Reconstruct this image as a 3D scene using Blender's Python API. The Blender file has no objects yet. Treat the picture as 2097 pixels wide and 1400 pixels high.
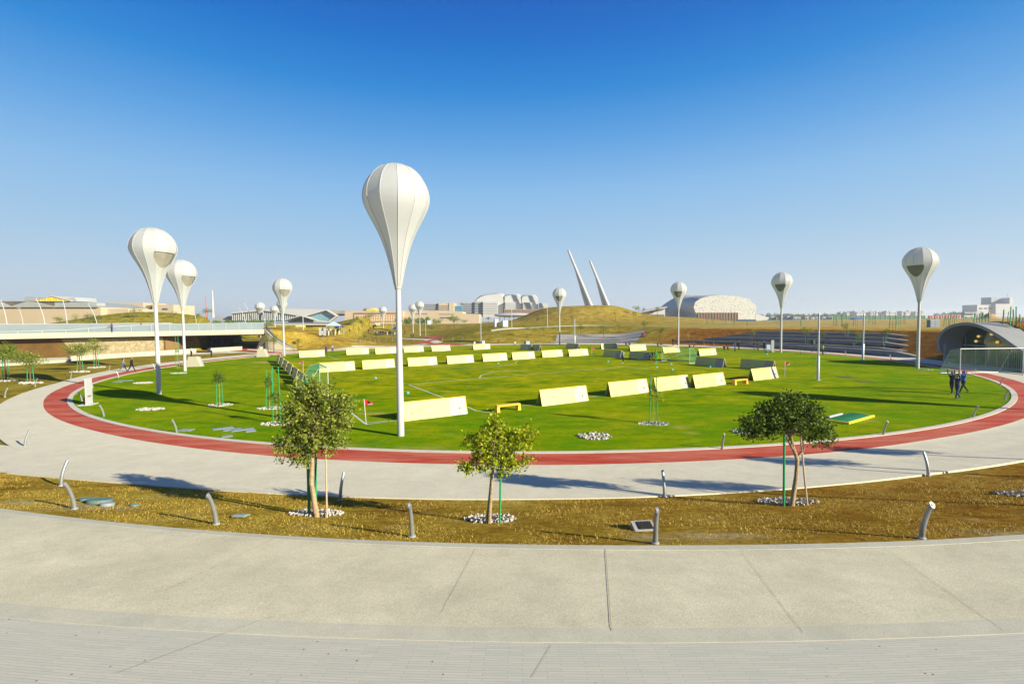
import bpy, bmesh, math, random
import numpy as np
from mathutils import Vector, Matrix, Quaternion
R = math.radians
random.seed(7); rng = np.random.default_rng(7)
sc = bpy.context.scene
C = sc.collection

# ---------------------------------------------------------------- camera, sky, sun
F = 1000.0; HY = 657.0; ROLL = math.atan(0.009); CH = 5.8
PITCH = math.atan((700-HY)*math.cos(ROLL)/F)
def ray(x, y):
    u = x-1048.5; v = 700-y; a = ROLL
    ur = u*math.cos(a)+v*math.sin(a); vr = -u*math.sin(a)+v*math.cos(a)
    return ur, F*math.cos(PITCH)+vr*math.sin(PITCH), -F*math.sin(PITCH)+vr*math.cos(PITCH)
cam = bpy.data.cameras.new('camera'); camo = bpy.data.objects.new('camera', cam); C.objects.link(camo)
cam.sensor_width = 36; cam.sensor_fit = 'HORIZONTAL'; cam.lens = 36*F/2097.0
cam.clip_end = 20000; cam.clip_start = 0.1
U0 = Vector((0, math.sin(PITCH), math.cos(PITCH))); R0 = Vector((1, 0, 0)); FW = Vector((0, math.cos(PITCH), -math.sin(PITCH)))
eu = R0*math.cos(ROLL)-U0*math.sin(ROLL); ev = R0*math.sin(ROLL)+U0*math.cos(ROLL)
M = Matrix((eu, ev, -FW)).transposed().to_4x4(); M.translation = Vector((0, 0, CH)); camo.matrix_world = M
sc.camera = camo
SUN_DIR = Vector((0.857*math.cos(R(21)), -0.515*math.cos(R(21)), math.sin(R(21)))).normalized()   # towards the sun
sun = bpy.data.lights.new('sun', 'SUN'); suno = bpy.data.objects.new('sun', sun); C.objects.link(suno)
sun.energy = 5.0; sun.angle = R(0.5); sun.color = (1.0, 0.915, 0.72)
suno.rotation_euler = (-SUN_DIR).to_track_quat('-Z', 'Y').to_euler(); suno.location = (30, -30, 40)
w = bpy.data.worlds.new('World'); sc.world = w; w.use_nodes = True
nt = w.node_tree; nt.nodes.clear()
wo = nt.nodes.new('ShaderNodeOutputWorld'); bg = nt.nodes.new('ShaderNodeBackground'); sky = nt.nodes.new('ShaderNodeTexSky')
sky.sky_type = 'NISHITA'; sky.sun_disc = False; sky.sun_elevation = R(21)
sky.sun_rotation = math.atan2(SUN_DIR.x, SUN_DIR.y); sky.air_density = 1.0; sky.dust_density = 0.6; sky.ozone_density = 3.0
bg.inputs['Strength'].default_value = 0.12
# grade the physical sky by elevation: deep saturated blue overhead, pale blue haze at the horizon
EXPO = 1.2
tcw = nt.nodes.new('ShaderNodeTexCoord'); spw = nt.nodes.new('ShaderNodeSeparateXYZ'); nt.links.new(tcw.outputs['Generated'], spw.inputs[0])
rw = nt.nodes.new('ShaderNodeValToRGB'); nt.links.new(spw.outputs[2], rw.inputs['Fac'])
lin = lambda c: tuple((v/255/12.92 if v/255 <= .04045 else ((v/255+.055)/1.055)**2.4) for v in c)
stops = [(0.0, (208, 219, 227)), (0.05, (197, 214, 229)), (0.155, (164, 201, 231)), (0.25, (136, 188, 234)), (0.335, (92, 163, 227)), (0.415, (34, 136, 215)), (0.485, (0, 112, 204)), (0.55, (0, 92, 190)), (0.8, (0, 54, 140)), (1.0, (10, 46, 120))]
e = rw.color_ramp.elements
while len(e) < len(stops): e.new(0.5)
for k_, (p_, c_) in enumerate(stops): e[k_].position = p_; e[k_].color = (*lin(c_), 1)
scw = nt.nodes.new('ShaderNodeVectorMath'); scw.operation = 'SCALE'; scw.inputs['Scale'].default_value = 1/(0.12*2**EXPO); nt.links.new(rw.outputs[0], scw.inputs[0])
gm = nt.nodes.new('ShaderNodeMix'); gm.data_type = 'RGBA'; gm.inputs[0].default_value = 0.985
nt.links.new(sky.outputs[0], gm.inputs[6]); nt.links.new(scw.outputs[0], gm.inputs[7]); nt.links.new(gm.outputs[2], bg.inputs[0]); nt.links.new(bg.outputs[0], wo.inputs[0])
sc.view_settings.view_transform = 'Standard'; sc.view_settings.look = 'None'
sc.view_settings.exposure = EXPO; sc.view_settings.gamma = 1.0; sc.view_settings.use_curve_mapping = False
sc.render.engine = 'CYCLES'

# ---------------------------------------------------------------- terrain function
CX, CY, RAD = 2.2, 69.8, 48.5
def ss(a, b, x):
    t = np.clip((x-a)/(b-a), 0, 1); return t*t*(3-2*t)
def bell(x, y, cx, cy, rx, ry, rot=0.0):
    c, s = math.cos(rot), math.sin(rot); dx = x-cx; dy = y-cy
    u = (dx*c+dy*s)/rx; v = (-dx*s+dy*c)/ry
    d = np.sqrt(u*u+v*v); return np.where(d < 1, 0.5+0.5*np.cos(np.pi*np.clip(d, 0, 1)), 0)
def seg(px, py, ax, ay, bx, by):
    vx, vy = bx-ax, by-ay; t = np.clip(((px-ax)*vx+(py-ay)*vy)/(vx*vx+vy*vy), 0, 1)
    return np.hypot(px-ax-t*vx, py-ay-t*vy), t
def h(x, y):
    x = np.asarray(x, float); y = np.asarray(y, float)
    r = np.hypot(x-CX, y-CY); s = r-RAD; az = np.degrees(np.arctan2(x-CX, -(y-CY)))
    # front slope towards the camera
    zf = np.interp(s, [2, 4, 7, 12.3, 15.4, 18.2, 21.5, 30, 80], [0, .14, .45, 1.52, 1.9, 2.15, 4.1, 4.2, 4.2])
    wf = ss(-44, -17, az)*(1-ss(48, 75, az))
    side = 1-ss(-32, -12, az)
    zf = zf*(1-side*0.25)
    # plateau around the bowl on the right and behind
    zr = np.interp(s, [4, 6, 16, 24, 400], [0, .25, 3.55, 3.7, 3.7])
    wr = ss(48, 75, az)*(1-ss(146, 158, az))
    zm = np.interp(s, [6, 10, 26, 36, 400], [0, .35, 3.7, 4.0, 4.2])
    az2 = np.where(az < -100, az+360, az); wm = ss(146, 158, az2)*(1-ss(181, 203, az2))
    z = zf*wf+zr*wr+zm*wm
    # left and rear left: valley floor, then bridge level
    wl = np.clip(1-wf-wr-wm, 0, 1)
    d, t = seg(x, y, -120, 62.0, -54.5, 107.5)
    nrm = (x+88)*(-0.56)+(y-84.6)*0.83            # distance behind the bridge face
    left = ss(6.0, 6.6, nrm)*(1-ss(-57.5, -56.5, x-0.0*(y)))*4.5
    b0 = np.interp(x, [-52, -46, -36, -22], [-.6, -1.5, -6, -9]); bank = np.clip((y-(107+(x+56)*0.3)-b0)/(2.2-b0), 0, 1)*np.interp(x, [-60, -55, -48, -42, -34, -30], [4.7, 4.4, 3.6, 2.2, .4, 0])
    bank = bank*np.where(x > -57, 1, 0)*(1-ss(124, 136, y))
    z = z+wl*np.maximum(left, bank)
    # valley beyond closes into high ground
    far = ss(205, 245, y)*4.2
    wv = wl*1.0
    z = np.maximum(z, far*np.where(r > 60, 1, 0))
    # tunnel corridor through the high ground
    cd, ct = seg(x, y, -60.5, 104, -78, 150); cd2, ct2 = seg(x, y, -86, 172, -96, 196)
    z = np.where(((cd < 6.4) & (y > 100) & (x < -53)) | (cd2 < 21), 0.0, z)
    # mounds
    z = z+6.0*ss(0, .8, bell(x, y, 36, 265, 50, 50))+3.4*bell(x, y, 44, 262, 78, 60)+1.6*bell(x, y, 84, 250, 44, 35)
    z = z+5.6*bell(x, y, -128, 172, 46, 26, 0.2)+3.4*bell(x, y, -54, 192, 26, 20)
    # earth heaped over the pavilion shell
    pr_ = np.interp(y-56, [-12, -10, -8, -6.2, -4.5, -2.8, -1.2, .2, 1.6, 3.0, 4.1, 4.9, 6.5, 12], [0, .25, .85, 1.65, 2.7, 3.75, 4.6, 5.1, 5.25, 5.05, 4.6, 3.8, 3.4, 3.2])
    inb = (y > 46) & (y < 61.4)
    z = np.where(inb & (x < 56.5) & (x > 50), 0.0, np.where((y > 44) & (y < 68) & (x >= 56.5) & (x < 110), np.maximum(z, (pr_*(1-ss(64, 80, x))+3.7*ss(64, 80, x))*np.where(y > 61.4, ss(56.5, 61, x)*(1-ss(61.4, 67, y)), 1)), z))
    z = z+1.2*bell(x, y, 14, 158, 22, 16)+0.8*bell(x, y, -10, 150, 16, 12)
    return z
def hz(x, y): return float(h(x, y))
def at(px, py, lift=0.0):
    """point of the ground seen through a photograph pixel"""
    dx, dy, dz = ray(px, py)
    t = np.concatenate([np.arange(3, 300, 0.1), np.arange(300, 4000, 2)])/dy
    X, Y, Z = dx*t, dy*t, CH+dz*t
    k = np.argmax(Z <= h(X, Y)+lift)
    return float(X[k]), float(Y[k])
def flat(px, py, z=0.0):
    dx, dy, dz = ray(px, py); t = (z-CH)/dz
    return dx*t, dy*t
def dist(px, py, Y):
    """point at distance Y seen through a pixel"""
    dx, dy, dz = ray(px, py); t = Y/dy
    return dx*t, Y, CH+dz*t

# ---------------------------------------------------------------- materials
MATS = {}
def nodes(m):
    m.use_nodes = True; return m.node_tree, m.node_tree.nodes['Principled BSDF']
def mat(name, col, rough=0.7, metal=0.0, var=0.0, scale=3.0, bump=0.0, bscale=30.0, col2=None, spec=0.4, detail=6, trans=0.0, coords='Object', emis=None, strength=0):
    if name in MATS: return MATS[name]
    m = bpy.data.materials.new(name); t, b = nodes(m)
    b.inputs['Roughness'].default_value = rough; b.inputs['Metallic'].default_value = metal
    b.inputs['Specular IOR Level'].default_value = spec
    b.inputs['Base Color'].default_value = (*col, 1)
    tc = t.nodes.new('ShaderNodeTexCoord')
    if var > 0 or col2:
        n = t.nodes.new('ShaderNodeTexNoise'); n.inputs['Scale'].default_value = scale; n.inputs['Detail'].default_value = detail
        n.inputs['Roughness'].default_value = 0.65
        t.links.new(tc.outputs[coords], n.inputs['Vector'])
        r = t.nodes.new('ShaderNodeValToRGB'); c2 = col2 or tuple(c*(1-var) for c in col)
        r.color_ramp.elements[0].position = 0.32; r.color_ramp.elements[1].position = 0.68
        r.color_ramp.elements[0].color = (*c2, 1); r.color_ramp.elements[1].color = (*col, 1)
        t.links.new(n.outputs['Fac'], r.inputs['Fac']); t.links.new(r.outputs['Color'], b.inputs['Base Color'])
    if bump > 0:
        n = t.nodes.new('ShaderNodeTexNoise'); n.inputs['Scale'].default_value = bscale; n.inputs['Detail'].default_value = 8
        t.links.new(tc.outputs[coords], n.inputs['Vector'])
        bm_ = t.nodes.new('ShaderNodeBump'); bm_.inputs['Strength'].default_value = bump; bm_.inputs['Distance'].default_value = 0.05
        t.links.new(n.outputs['Fac'], bm_.inputs['Height']); t.links.new(bm_.outputs[0], b.inputs['Normal'])
    if trans > 0:
        b.inputs['Transmission Weight'].default_value = trans
    if emis:
        b.inputs['Emission Color'].default_value = (*emis, 1); b.inputs['Emission Strength'].default_value = strength
    MATS[name] = m; return m
class NG:
    """small helper for layered procedural colours"""
    def __init__(s, name, rough=0.9, spec=0.2):
        s.m = bpy.data.materials.new(name); s.t, s.b = nodes(s.m); s.b.inputs['Roughness'].default_value = rough
        s.b.inputs['Specular IOR Level'].default_value = spec; MATS[name] = s.m
        s.tc = s.t.nodes.new('ShaderNodeTexCoord')
    def noise(s, scale, detail=5, stretch=None, rough=0.6, vec=None):
        n = s.t.nodes.new('ShaderNodeTexNoise'); n.inputs['Scale'].default_value = scale; n.inputs['Detail'].default_value = detail
        n.inputs['Roughness'].default_value = rough
        v = vec or s.tc.outputs['Object']
        if stretch:
            mp = s.t.nodes.new('ShaderNodeMapping'); mp.inputs['Scale'].default_value = stretch
            s.t.links.new(v, mp.inputs['Vector']); v = mp.outputs[0]
        s.t.links.new(v, n.inputs['Vector']); return n.outputs['Fac']
    def ramp(s, fac, stops):
        r = s.t.nodes.new('ShaderNodeValToRGB'); e = r.color_ramp.elements
        while len(e) < len(stops): e.new(0.5)
        for k, (p, c) in enumerate(stops):
            e[k].position = p; e[k].color = (*c, 1) if not isinstance(c, (int, float)) else (c, c, c, 1)
        s.t.links.new(fac, r.inputs['Fac']); return r.outputs['Color']
    def mix(s, fac, a, b, mode='MIX'):
        m = s.t.nodes.new('ShaderNodeMix'); m.data_type = 'RGBA'; m.blend_type = mode
        if isinstance(fac, (int, float)): m.inputs[0].default_value = fac
        else: s.t.links.new(fac, m.inputs[0])
        for k, c in ((6, a), (7, b)):
            if isinstance(c, tuple): m.inputs[k].default_value = (*c, 1)
            else: s.t.links.new(c, m.inputs[k])
        return m.outputs[2]
    def math(s, op, a, b=0.0):
        m = s.t.nodes.new('ShaderNodeMath'); m.operation = op
        for k, c in ((0, a), (1, b)):
            if isinstance(c, (int, float)): m.inputs[k].default_value = c
            else: s.t.links.new(c, m.inputs[k])
        return m.outputs[0]
    def attr(s, name):
        a = s.t.nodes.new('ShaderNodeAttribute'); a.attribute_name = name; return a.outputs['Fac']
    def sep(s, out='Object'):
        x = s.t.nodes.new('ShaderNodeSeparateXYZ'); s.t.links.new(s.tc.outputs[out], x.inputs[0]); return x.outputs
    def color(s, c): s.t.links.new(c, s.b.inputs['Base Color'])
    def bump(s, hgt, strength=0.5, distance=0.05):
        b = s.t.nodes.new('ShaderNodeBump'); b.inputs['Strength'].default_value = strength; b.inputs['Distance'].default_value = distance
        s.t.links.new(hgt, b.inputs['Height']); s.t.links.new(b.outputs[0], s.b.inputs['Normal'])

def ground_material():
    g = NG('dry and green grass ground', 1.0, 0.0)
    dry = g.ramp(g.noise(0.35, 8), [(0.32, (0.24, 0.13, 0.020)), (0.5, (0.43, 0.30, 0.042)), (0.70, (0.62, 0.48, 0.11))])
    fine = g.ramp(g.noise(9, 8, rough=0.75), [(0.3, 0.35), (0.7, 1.25)])
    blade = g.ramp(g.noise(70, 4, rough=0.7), [(0.3, 0.6), (0.7, 1.2)])
    green = g.ramp(g.noise(0.5, 6), [(0.3, (0.085, 0.125, 0.006)), (0.7, (0.225, 0.225, 0.015))])
    k = g.math('MULTIPLY', g.attr('green'), g.ramp(g.noise(0.8, 5), [(0.35, 0.35), (0.6, 1.0)]))
    col = g.mix(k, dry, green)
    rust = g.ramp(g.noise(0.6, 8, rough=0.8), [(0.35, (0.17, 0.055, 0.010)), (0.55, (0.33, 0.15, 0.022)), (0.75, (0.50, 0.30, 0.06))])
    col = g.mix(g.attr('rust'), col, rust)
    sand = g.ramp(g.noise(0.3, 6), [(0.3, (0.48, 0.40, 0.22)), (0.7, (0.56, 0.47, 0.27))])
    col = g.mix(g.attr('sand'), col, sand)
    soil = g.ramp(g.noise(0.9, 7, (1, 1.5, 1), 0.75), [(0.58, 0.0), (0.68, 0.65)]); col = g.mix(soil, col, (0.46, 0.34, 0.17))
    col = g.mix(0.8, col, fine, 'MULTIPLY'); col = g.mix(0.6, col, blade, 'MULTIPLY'); col = g.mix(0.7, col, g.ramp(g.noise(2.6, 8, (1, 1.6, 1), 0.8), [(0.36, (0.45, 0.40, 0.36)), (0.5, (1.0, 1.0, 1.0)), (0.66, (1.5, 1.45, 1.3))]), 'MULTIPLY')
    g.color(col); g.bump(g.noise(25, 8, rough=0.8), 0.9, 0.08); return g.m
def lawn_material():
    g = NG('mown green lawn', 1.0, 0.0)
    a = g.ramp(g.noise(0.12, 6, (1, 1.6, 1)), [(0.36, (0.060, 0.165, 0.001)), (0.5, (0.20, 0.26, 0.001)), (0.64, (0.38, 0.355, 0.002))])
    b = g.ramp(g.noise(0.55, 7, (1, 1.7, 1), 0.7), [(0.40, (0.065, 0.19, 0.001)), (0.60, (0.46, 0.40, 0.003))])
    c = g.mix(0.5, a, b)
    worn = g.ramp(g.noise(0.42, 6, (1, 1.8, 1), 0.75), [(0.58, 0.0), (0.70, 0.8)])
    c = g.mix(worn, c, (0.50, 0.44, 0.08))
    c = g.mix(0.5, c, g.ramp(g.noise(7, 7, rough=0.75), [(0.3, 0.45), (0.7, 1.3)]), 'MULTIPLY')
    c = g.mix(0.4, c, g.ramp(g.noise(45, 4, rough=0.7), [(0.3, 0.5), (0.7, 1.3)]), 'MULTIPLY')
    c = g.mix(g.attr('bare'), c, (0.52, 0.34, 0.12))
    lush = g.math('MULTIPLY', g.attr('lush'), g.ramp(g.noise(0.25, 5), [(0.3, 0.1), (0.6, 0.6)])); c = g.mix(lush, c, g.mix(0.6, (0.085, 0.235, 0.001), g.ramp(g.noise(12, 6, rough=.8), [(0.3, 0.45), (0.7, 1.4)]), 'MULTIPLY'))
    g.color(c); g.bump(g.noise(40, 6, rough=0.8), 0.7, 0.05); return g.m
def track_material():
    g = NG('red rubber running track')
    x = g.sep()
    a = g.ramp(g.noise(1.0, 6, (0.35, 1.5, 1)), [(0.35, (0.36, 0.030, 0.012)), (0.75, (0.45, 0.060, 0.03))])
    dust = g.ramp(g.noise(0.9, 7, (0.22, 1.5, 1), 0.75), [(0.42, 0.0), (0.68, 0.7)])
    c = g.mix(dust, a, (0.50, 0.24, 0.15))
    c = g.mix(0.4, c, g.ramp(g.noise(60, 5), [(0.35, 0.7), (0.65, 1.15)]), 'MULTIPLY')
    g.color(c); return g.m
def paving(name, c1, c2, grain=120, joints=None, depth=0.3):
    g = NG(name, 0.85, 0.25)
    c = g.ramp(g.noise(0.45, 7, rough=0.7), [(0.3, c1), (0.7, c2)])
    c = g.mix(0.6, c, g.ramp(g.noise(grain, 4, rough=0.8), [(0.35, 0.5), (0.62, 1.18)]), 'MULTIPLY')
    c = g.mix(0.5, c, g.ramp(g.noise(1.1, 9, rough=0.75), [(0.32, 0.78), (0.62, 1.05)]), 'MULTIPLY')
    c = g.mix(0.25, c, g.ramp(g.noise(3.0, 8, rough=0.8), [(0.35, 0.72), (0.6, 1.0)]), 'MULTIPLY')
    g.color(c); g.bump(g.noise(grain, 5, rough=0.8), depth, 0.01); return g.m
mGround = ground_material(); mLawn = lawn_material(); mTrack = track_material()
mPath = paving('pale concrete path', (0.63, 0.585, 0.43), (0.69, 0.645, 0.48), 60)
mPlaza = paving('exposed aggregate plaza', (0.56, 0.515, 0.355), (0.74, 0.685, 0.48), 48, depth=0.5)
mBand = paving('smooth concrete band', (0.53, 0.51, 0.39), (0.58, 0.56, 0.43), 80)
def tile_material():
    g = NG('thin slate strip paving', 0.8, 0.3)
    # arcs of thin stone strips laid round the bowl: radius and angle about its centre
    x = g.t.nodes.new('ShaderNodeVectorMath'); x.operation = 'SUBTRACT'; x.inputs[1].default_value = (CX, CY, 0)
    g.t.links.new(g.tc.outputs['Object'], x.inputs[0])
    sp = g.t.nodes.new('ShaderNodeSeparateXYZ'); g.t.links.new(x.outputs[0], sp.inputs[0])
    rr = g.math('SQRT', g.math('ADD', g.math('MULTIPLY', sp.outputs[0], sp.outputs[0]), g.math('MULTIPLY', sp.outputs[1], sp.outputs[1])))
    an = g.math('ARCTAN2', sp.outputs[0], g.math('MULTIPLY', sp.outputs[1], -1.0))
    cb = g.t.nodes.new('ShaderNodeCombineXYZ'); g.t.links.new(g.math('MULTIPLY', an, 64.0), cb.inputs[0]); g.t.links.new(rr, cb.inputs[1])
    br = g.t.nodes.new('ShaderNodeTexBrick'); g.t.links.new(cb.outputs[0], br.inputs['Vector'])
    br.inputs['Scale'].default_value = 1.0; br.inputs['Brick Width'].default_value = 0.42; br.inputs['Row Height'].default_value = 0.045
    br.inputs['Mortar Size'].default_value = 0.004; br.inputs['Mortar Smooth'].default_value = 0.3; br.offset = 0.37
    br.inputs['Color1'].default_value = (0.53, 0.52, 0.43, 1); br.inputs['Color2'].default_value = (0.48, 0.48, 0.405, 1); br.inputs['Mortar'].default_value = (0.41, 0.39, 0.31, 1)
    st = g.noise(1.0, 6, (2.0, 60.0, 1), 0.7, cb.outputs[0])
    c = g.mix(0.4, br.outputs['Color'], g.ramp(st, [(0.3, (0.62, 0.66, 0.68)), (0.7, (1.15, 1.08, 0.95))]), 'MULTIPLY')
    hole = g.t.nodes.new('ShaderNodeTexVoronoi'); hole.inputs['Scale'].default_value = 5.0; g.t.links.new(cb.outputs[0], hole.inputs['Vector'])
    hf = g.ramp(hole.outputs['Distance'], [(0.045, 1.0), (0.075, 0.0)])
    hf = g.math('MULTIPLY', hf, g.ramp(g.noise(0.5, 2), [(0.4, 0.0), (0.5, 0.9)]))
    c = g.mix(hf, c, (0.05, 0.045, 0.04)); g.color(c)
    g.bump(br.outputs['Fac'], 0.35, -0.004); return g.m
mTile = tile_material()
mKerb = mat('kerb stone', (0.56, 0.52, 0.42), 0.8, var=0.15, scale=2, bump=0.2)
mWhite = mat('white painted steel', (0.43, 0.435, 0.435), 0.35, var=0.06, scale=2)
mGrey = mat('grey galvanised steel', (0.42, 0.46, 0.47), 0.4, 0.3, var=0.15, scale=4)
mBoll = mat('brushed metal bollard', (0.36, 0.38, 0.39), 0.35, 0.6, var=0.2, scale=6)
mDark = mat('dark matter', (0.03, 0.03, 0.03), 0.8)
mConc = mat('grey concrete', (0.36, 0.34, 0.31), 0.85, var=0.25, scale=1.2, bump=0.2)
mCream = mat('cream concrete', (0.60, 0.53, 0.37), 0.8, var=0.1, scale=0.4)
mStone = mat('white stones', (0.44, 0.42, 0.37), 0.9, var=0.3, scale=6, bump=0.4)
mSoil = mat('tree pit soil', (0.12, 0.08, 0.04), 1.0, var=0.4, scale=12, bump=0.6)
mGreenStake = mat('green painted stake', (0.02, 0.26, 0.09), 0.5, var=0.2, scale=8)
mWood = mat('bare wood stake', (0.46, 0.36, 0.25), 0.8, var=0.25, scale=10)
mBark = mat('pale bark', (0.42, 0.31, 0.18), 0.9, var=0.45, scale=14, bump=0.7, bscale=40)
mBarkD = mat('dark bark', (0.14, 0.09, 0.05), 0.9, var=0.4, scale=14, bump=0.7, bscale=40)
mLine = mat('white line paint', (0.62, 0.66, 0.55), 0.8, var=0.35, scale=8)

# ---------------------------------------------------------------- object helpers
def tag(o, label=None, cat=None, group=None, kind=None):
    if label: o['label'] = label
    if cat: o['category'] = cat
    if group: o['group'] = group
    if kind: o['kind'] = kind
    return o
def empty(name, loc=(0, 0, 0), rz=0.0, label=None, cat=None, group=None):
    o = bpy.data.objects.new(name, None); C.objects.link(o); o.location = loc; o.rotation_euler = (0, 0, rz)
    o.empty_display_size = 0.2; return tag(o, label, cat, group)
class MB:
    def __init__(s): s.v = []; s.f = []; s.mi = []
    def add(s, vs, fs, m=0):
        n = len(s.v); s.v.extend([tuple(p) for p in vs]); s.f.extend([tuple(i+n for i in f) for f in fs]); s.mi.extend([m]*len(fs)); return s
    def box(s, c, d, rz=0.0, m=0, tilt=None):
        hx, hy, hz_ = d[0]/2, d[1]/2, d[2]/2; vs = []
        q = Matrix.Rotation(rz, 3, 'Z') if tilt is None else tilt
        for z in (-hz_, hz_):
            for x, y in ((-hx, -hy), (hx, -hy), (hx, hy), (-hx, hy)):
                vs.append(Vector(c)+q @ Vector((x, y, z)))
        return s.add(vs, [(3, 2, 1, 0), (4, 5, 6, 7), (0, 1, 5, 4), (1, 2, 6, 5), (2, 3, 7, 6), (3, 0, 4, 7)], m)
    def tube(s, pts, rad, n=10, m=0, cap=True):
        pts = [Vector(p) for p in pts]
        if isinstance(rad, (int, float)): rad = [rad]*len(pts)
        vs = []; up = None
        for i, p in enumerate(pts):
            d = (pts[min(i+1, len(pts)-1)]-pts[max(i-1, 0)]).normalized()
            if up is None: up = d.orthogonal().normalized()
            a = (up-d*up.dot(d)).normalized(); b = d.cross(a); up = a
            for k in range(n):
                t = 2*math.pi*k/n; vs.append(p+(a*math.cos(t)+b*math.sin(t))*rad[i])
        fs = [(i*n+k, i*n+(k+1) % n, (i+1)*n+(k+1) % n, (i+1)*n+k) for i in range(len(pts)-1) for k in range(n)]
        if cap: fs += [tuple(range(n-1, -1, -1)), tuple((len(pts)-1)*n+k for k in range(n))]
        return s.add(vs, fs, m)
    def lathe(s, prof, n=24, c=(0, 0, 0), m=0, cap=True):
        vs = [(c[0]+r*math.cos(2*math.pi*k/n), c[1]+r*math.sin(2*math.pi*k/n), c[2]+z) for r, z in prof for k in range(n)]
        fs = [(i*n+k, i*n+(k+1) % n, (i+1)*n+(k+1) % n, (i+1)*n+k) for i in range(len(prof)-1) for k in range(n)]
        if cap: fs += [tuple(range(n-1, -1, -1)), tuple((len(prof)-1)*n+k for k in range(n))]
        return s.add(vs, fs, m)
    def prism(s, poly, z0, z1, m=0):
        n = len(poly); vs = [(x, y, z0) for x, y in poly]+[(x, y, z1) for x, y in poly]
        return s.add(vs, [tuple(range(n-1, -1, -1)), tuple(range(n, 2*n))]+[(k, (k+1) % n, n+(k+1) % n, n+k) for k in range(n)], m)
    def slab(s, pts, off, m=0):
        """closed plate: polygon of 3-D points pushed by vector off"""
        n = len(pts); a = [Vector(p) for p in pts]; b = [p+Vector(off) for p in a]
        return s.add(a+b, [tuple(range(n-1, -1, -1)), tuple(range(n, 2*n))]+[(k, (k+1) % n, n+(k+1) % n, n+k) for k in range(n)], m)
    def ball(s, c, r, seg_=12, rings=8, m=0):
        if isinstance(r, (int, float)): r = (r, r, r)
        vs = []; fs = []
        for i in range(rings+1):
            th = math.pi*i/rings
            for k in range(seg_):
                p = 2*math.pi*k/seg_; vs.append((c[0]+r[0]*math.sin(th)*math.cos(p), c[1]+r[1]*math.sin(th)*math.sin(p), c[2]+r[2]*math.cos(th)))
        for i in range(rings):
            for k in range(seg_): fs.append((i*seg_+k, (i+1)*seg_+k, (i+1)*seg_+(k+1) % seg_, i*seg_+(k+1) % seg_))
        return s.add(vs, fs, m)
    def build(s, name, mats, parent=None, smooth=False, fixn=True):
        me = bpy.data.meshes.new(name); me.from_pydata(s.v, [], s.f)
        for m in (mats if isinstance(mats, (list, tuple)) else [mats]): me.materials.append(m)
        me.polygons.foreach_set('material_index', s.mi)
        if fixn and len(s.f) < 60000:
            b = bmesh.new(); b.from_mesh(me); bmesh.ops.remove_doubles(b, verts=b.verts, dist=1e-5); bmesh.ops.recalc_face_normals(b, faces=b.faces); b.to_mesh(me); b.free()
        if smooth:
            me.polygons.foreach_set('use_smooth', [True]*len(me.polygons))
            me.set_sharp_from_angle(angle=R(40))
        me.update(); o = bpy.data.objects.new(name, me); C.objects.link(o)
        if parent: o.parent = parent
        return o
def copy_tree(o, parent=None):
    c = o.copy(); C.objects.link(c); c.parent = parent
    for ch in list(o.children): copy_tree(ch, c)
    return c
def raw_mesh(name, V, Fq, m, parent=None, smooth=False, attrs=None):
    me = bpy.data.meshes.new(name); V = np.asarray(V, dtype=np.float32); Fq = np.asarray(Fq, dtype=np.int32); k = Fq.shape[1]
    me.vertices.add(len(V)); me.vertices.foreach_set('co', V.ravel()); me.loops.add(Fq.size); me.loops.foreach_set('vertex_index', Fq.ravel())
    me.polygons.add(len(Fq)); me.polygons.foreach_set('loop_start', np.arange(0, Fq.size, k, dtype=np.int32))
    me.update(calc_edges=True); me.materials.append(m)
    me.polygons.foreach_set('use_smooth', [bool(smooth)]*len(Fq))
    for n, a in (attrs or {}).items():
        at_ = me.attributes.new(n, 'FLOAT', 'POINT'); at_.data.foreach_set('value', np.asarray(a, np.float32))
    o = bpy.data.objects.new(name, me); C.objects.link(o)
    if parent: o.parent = parent
    return o

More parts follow.
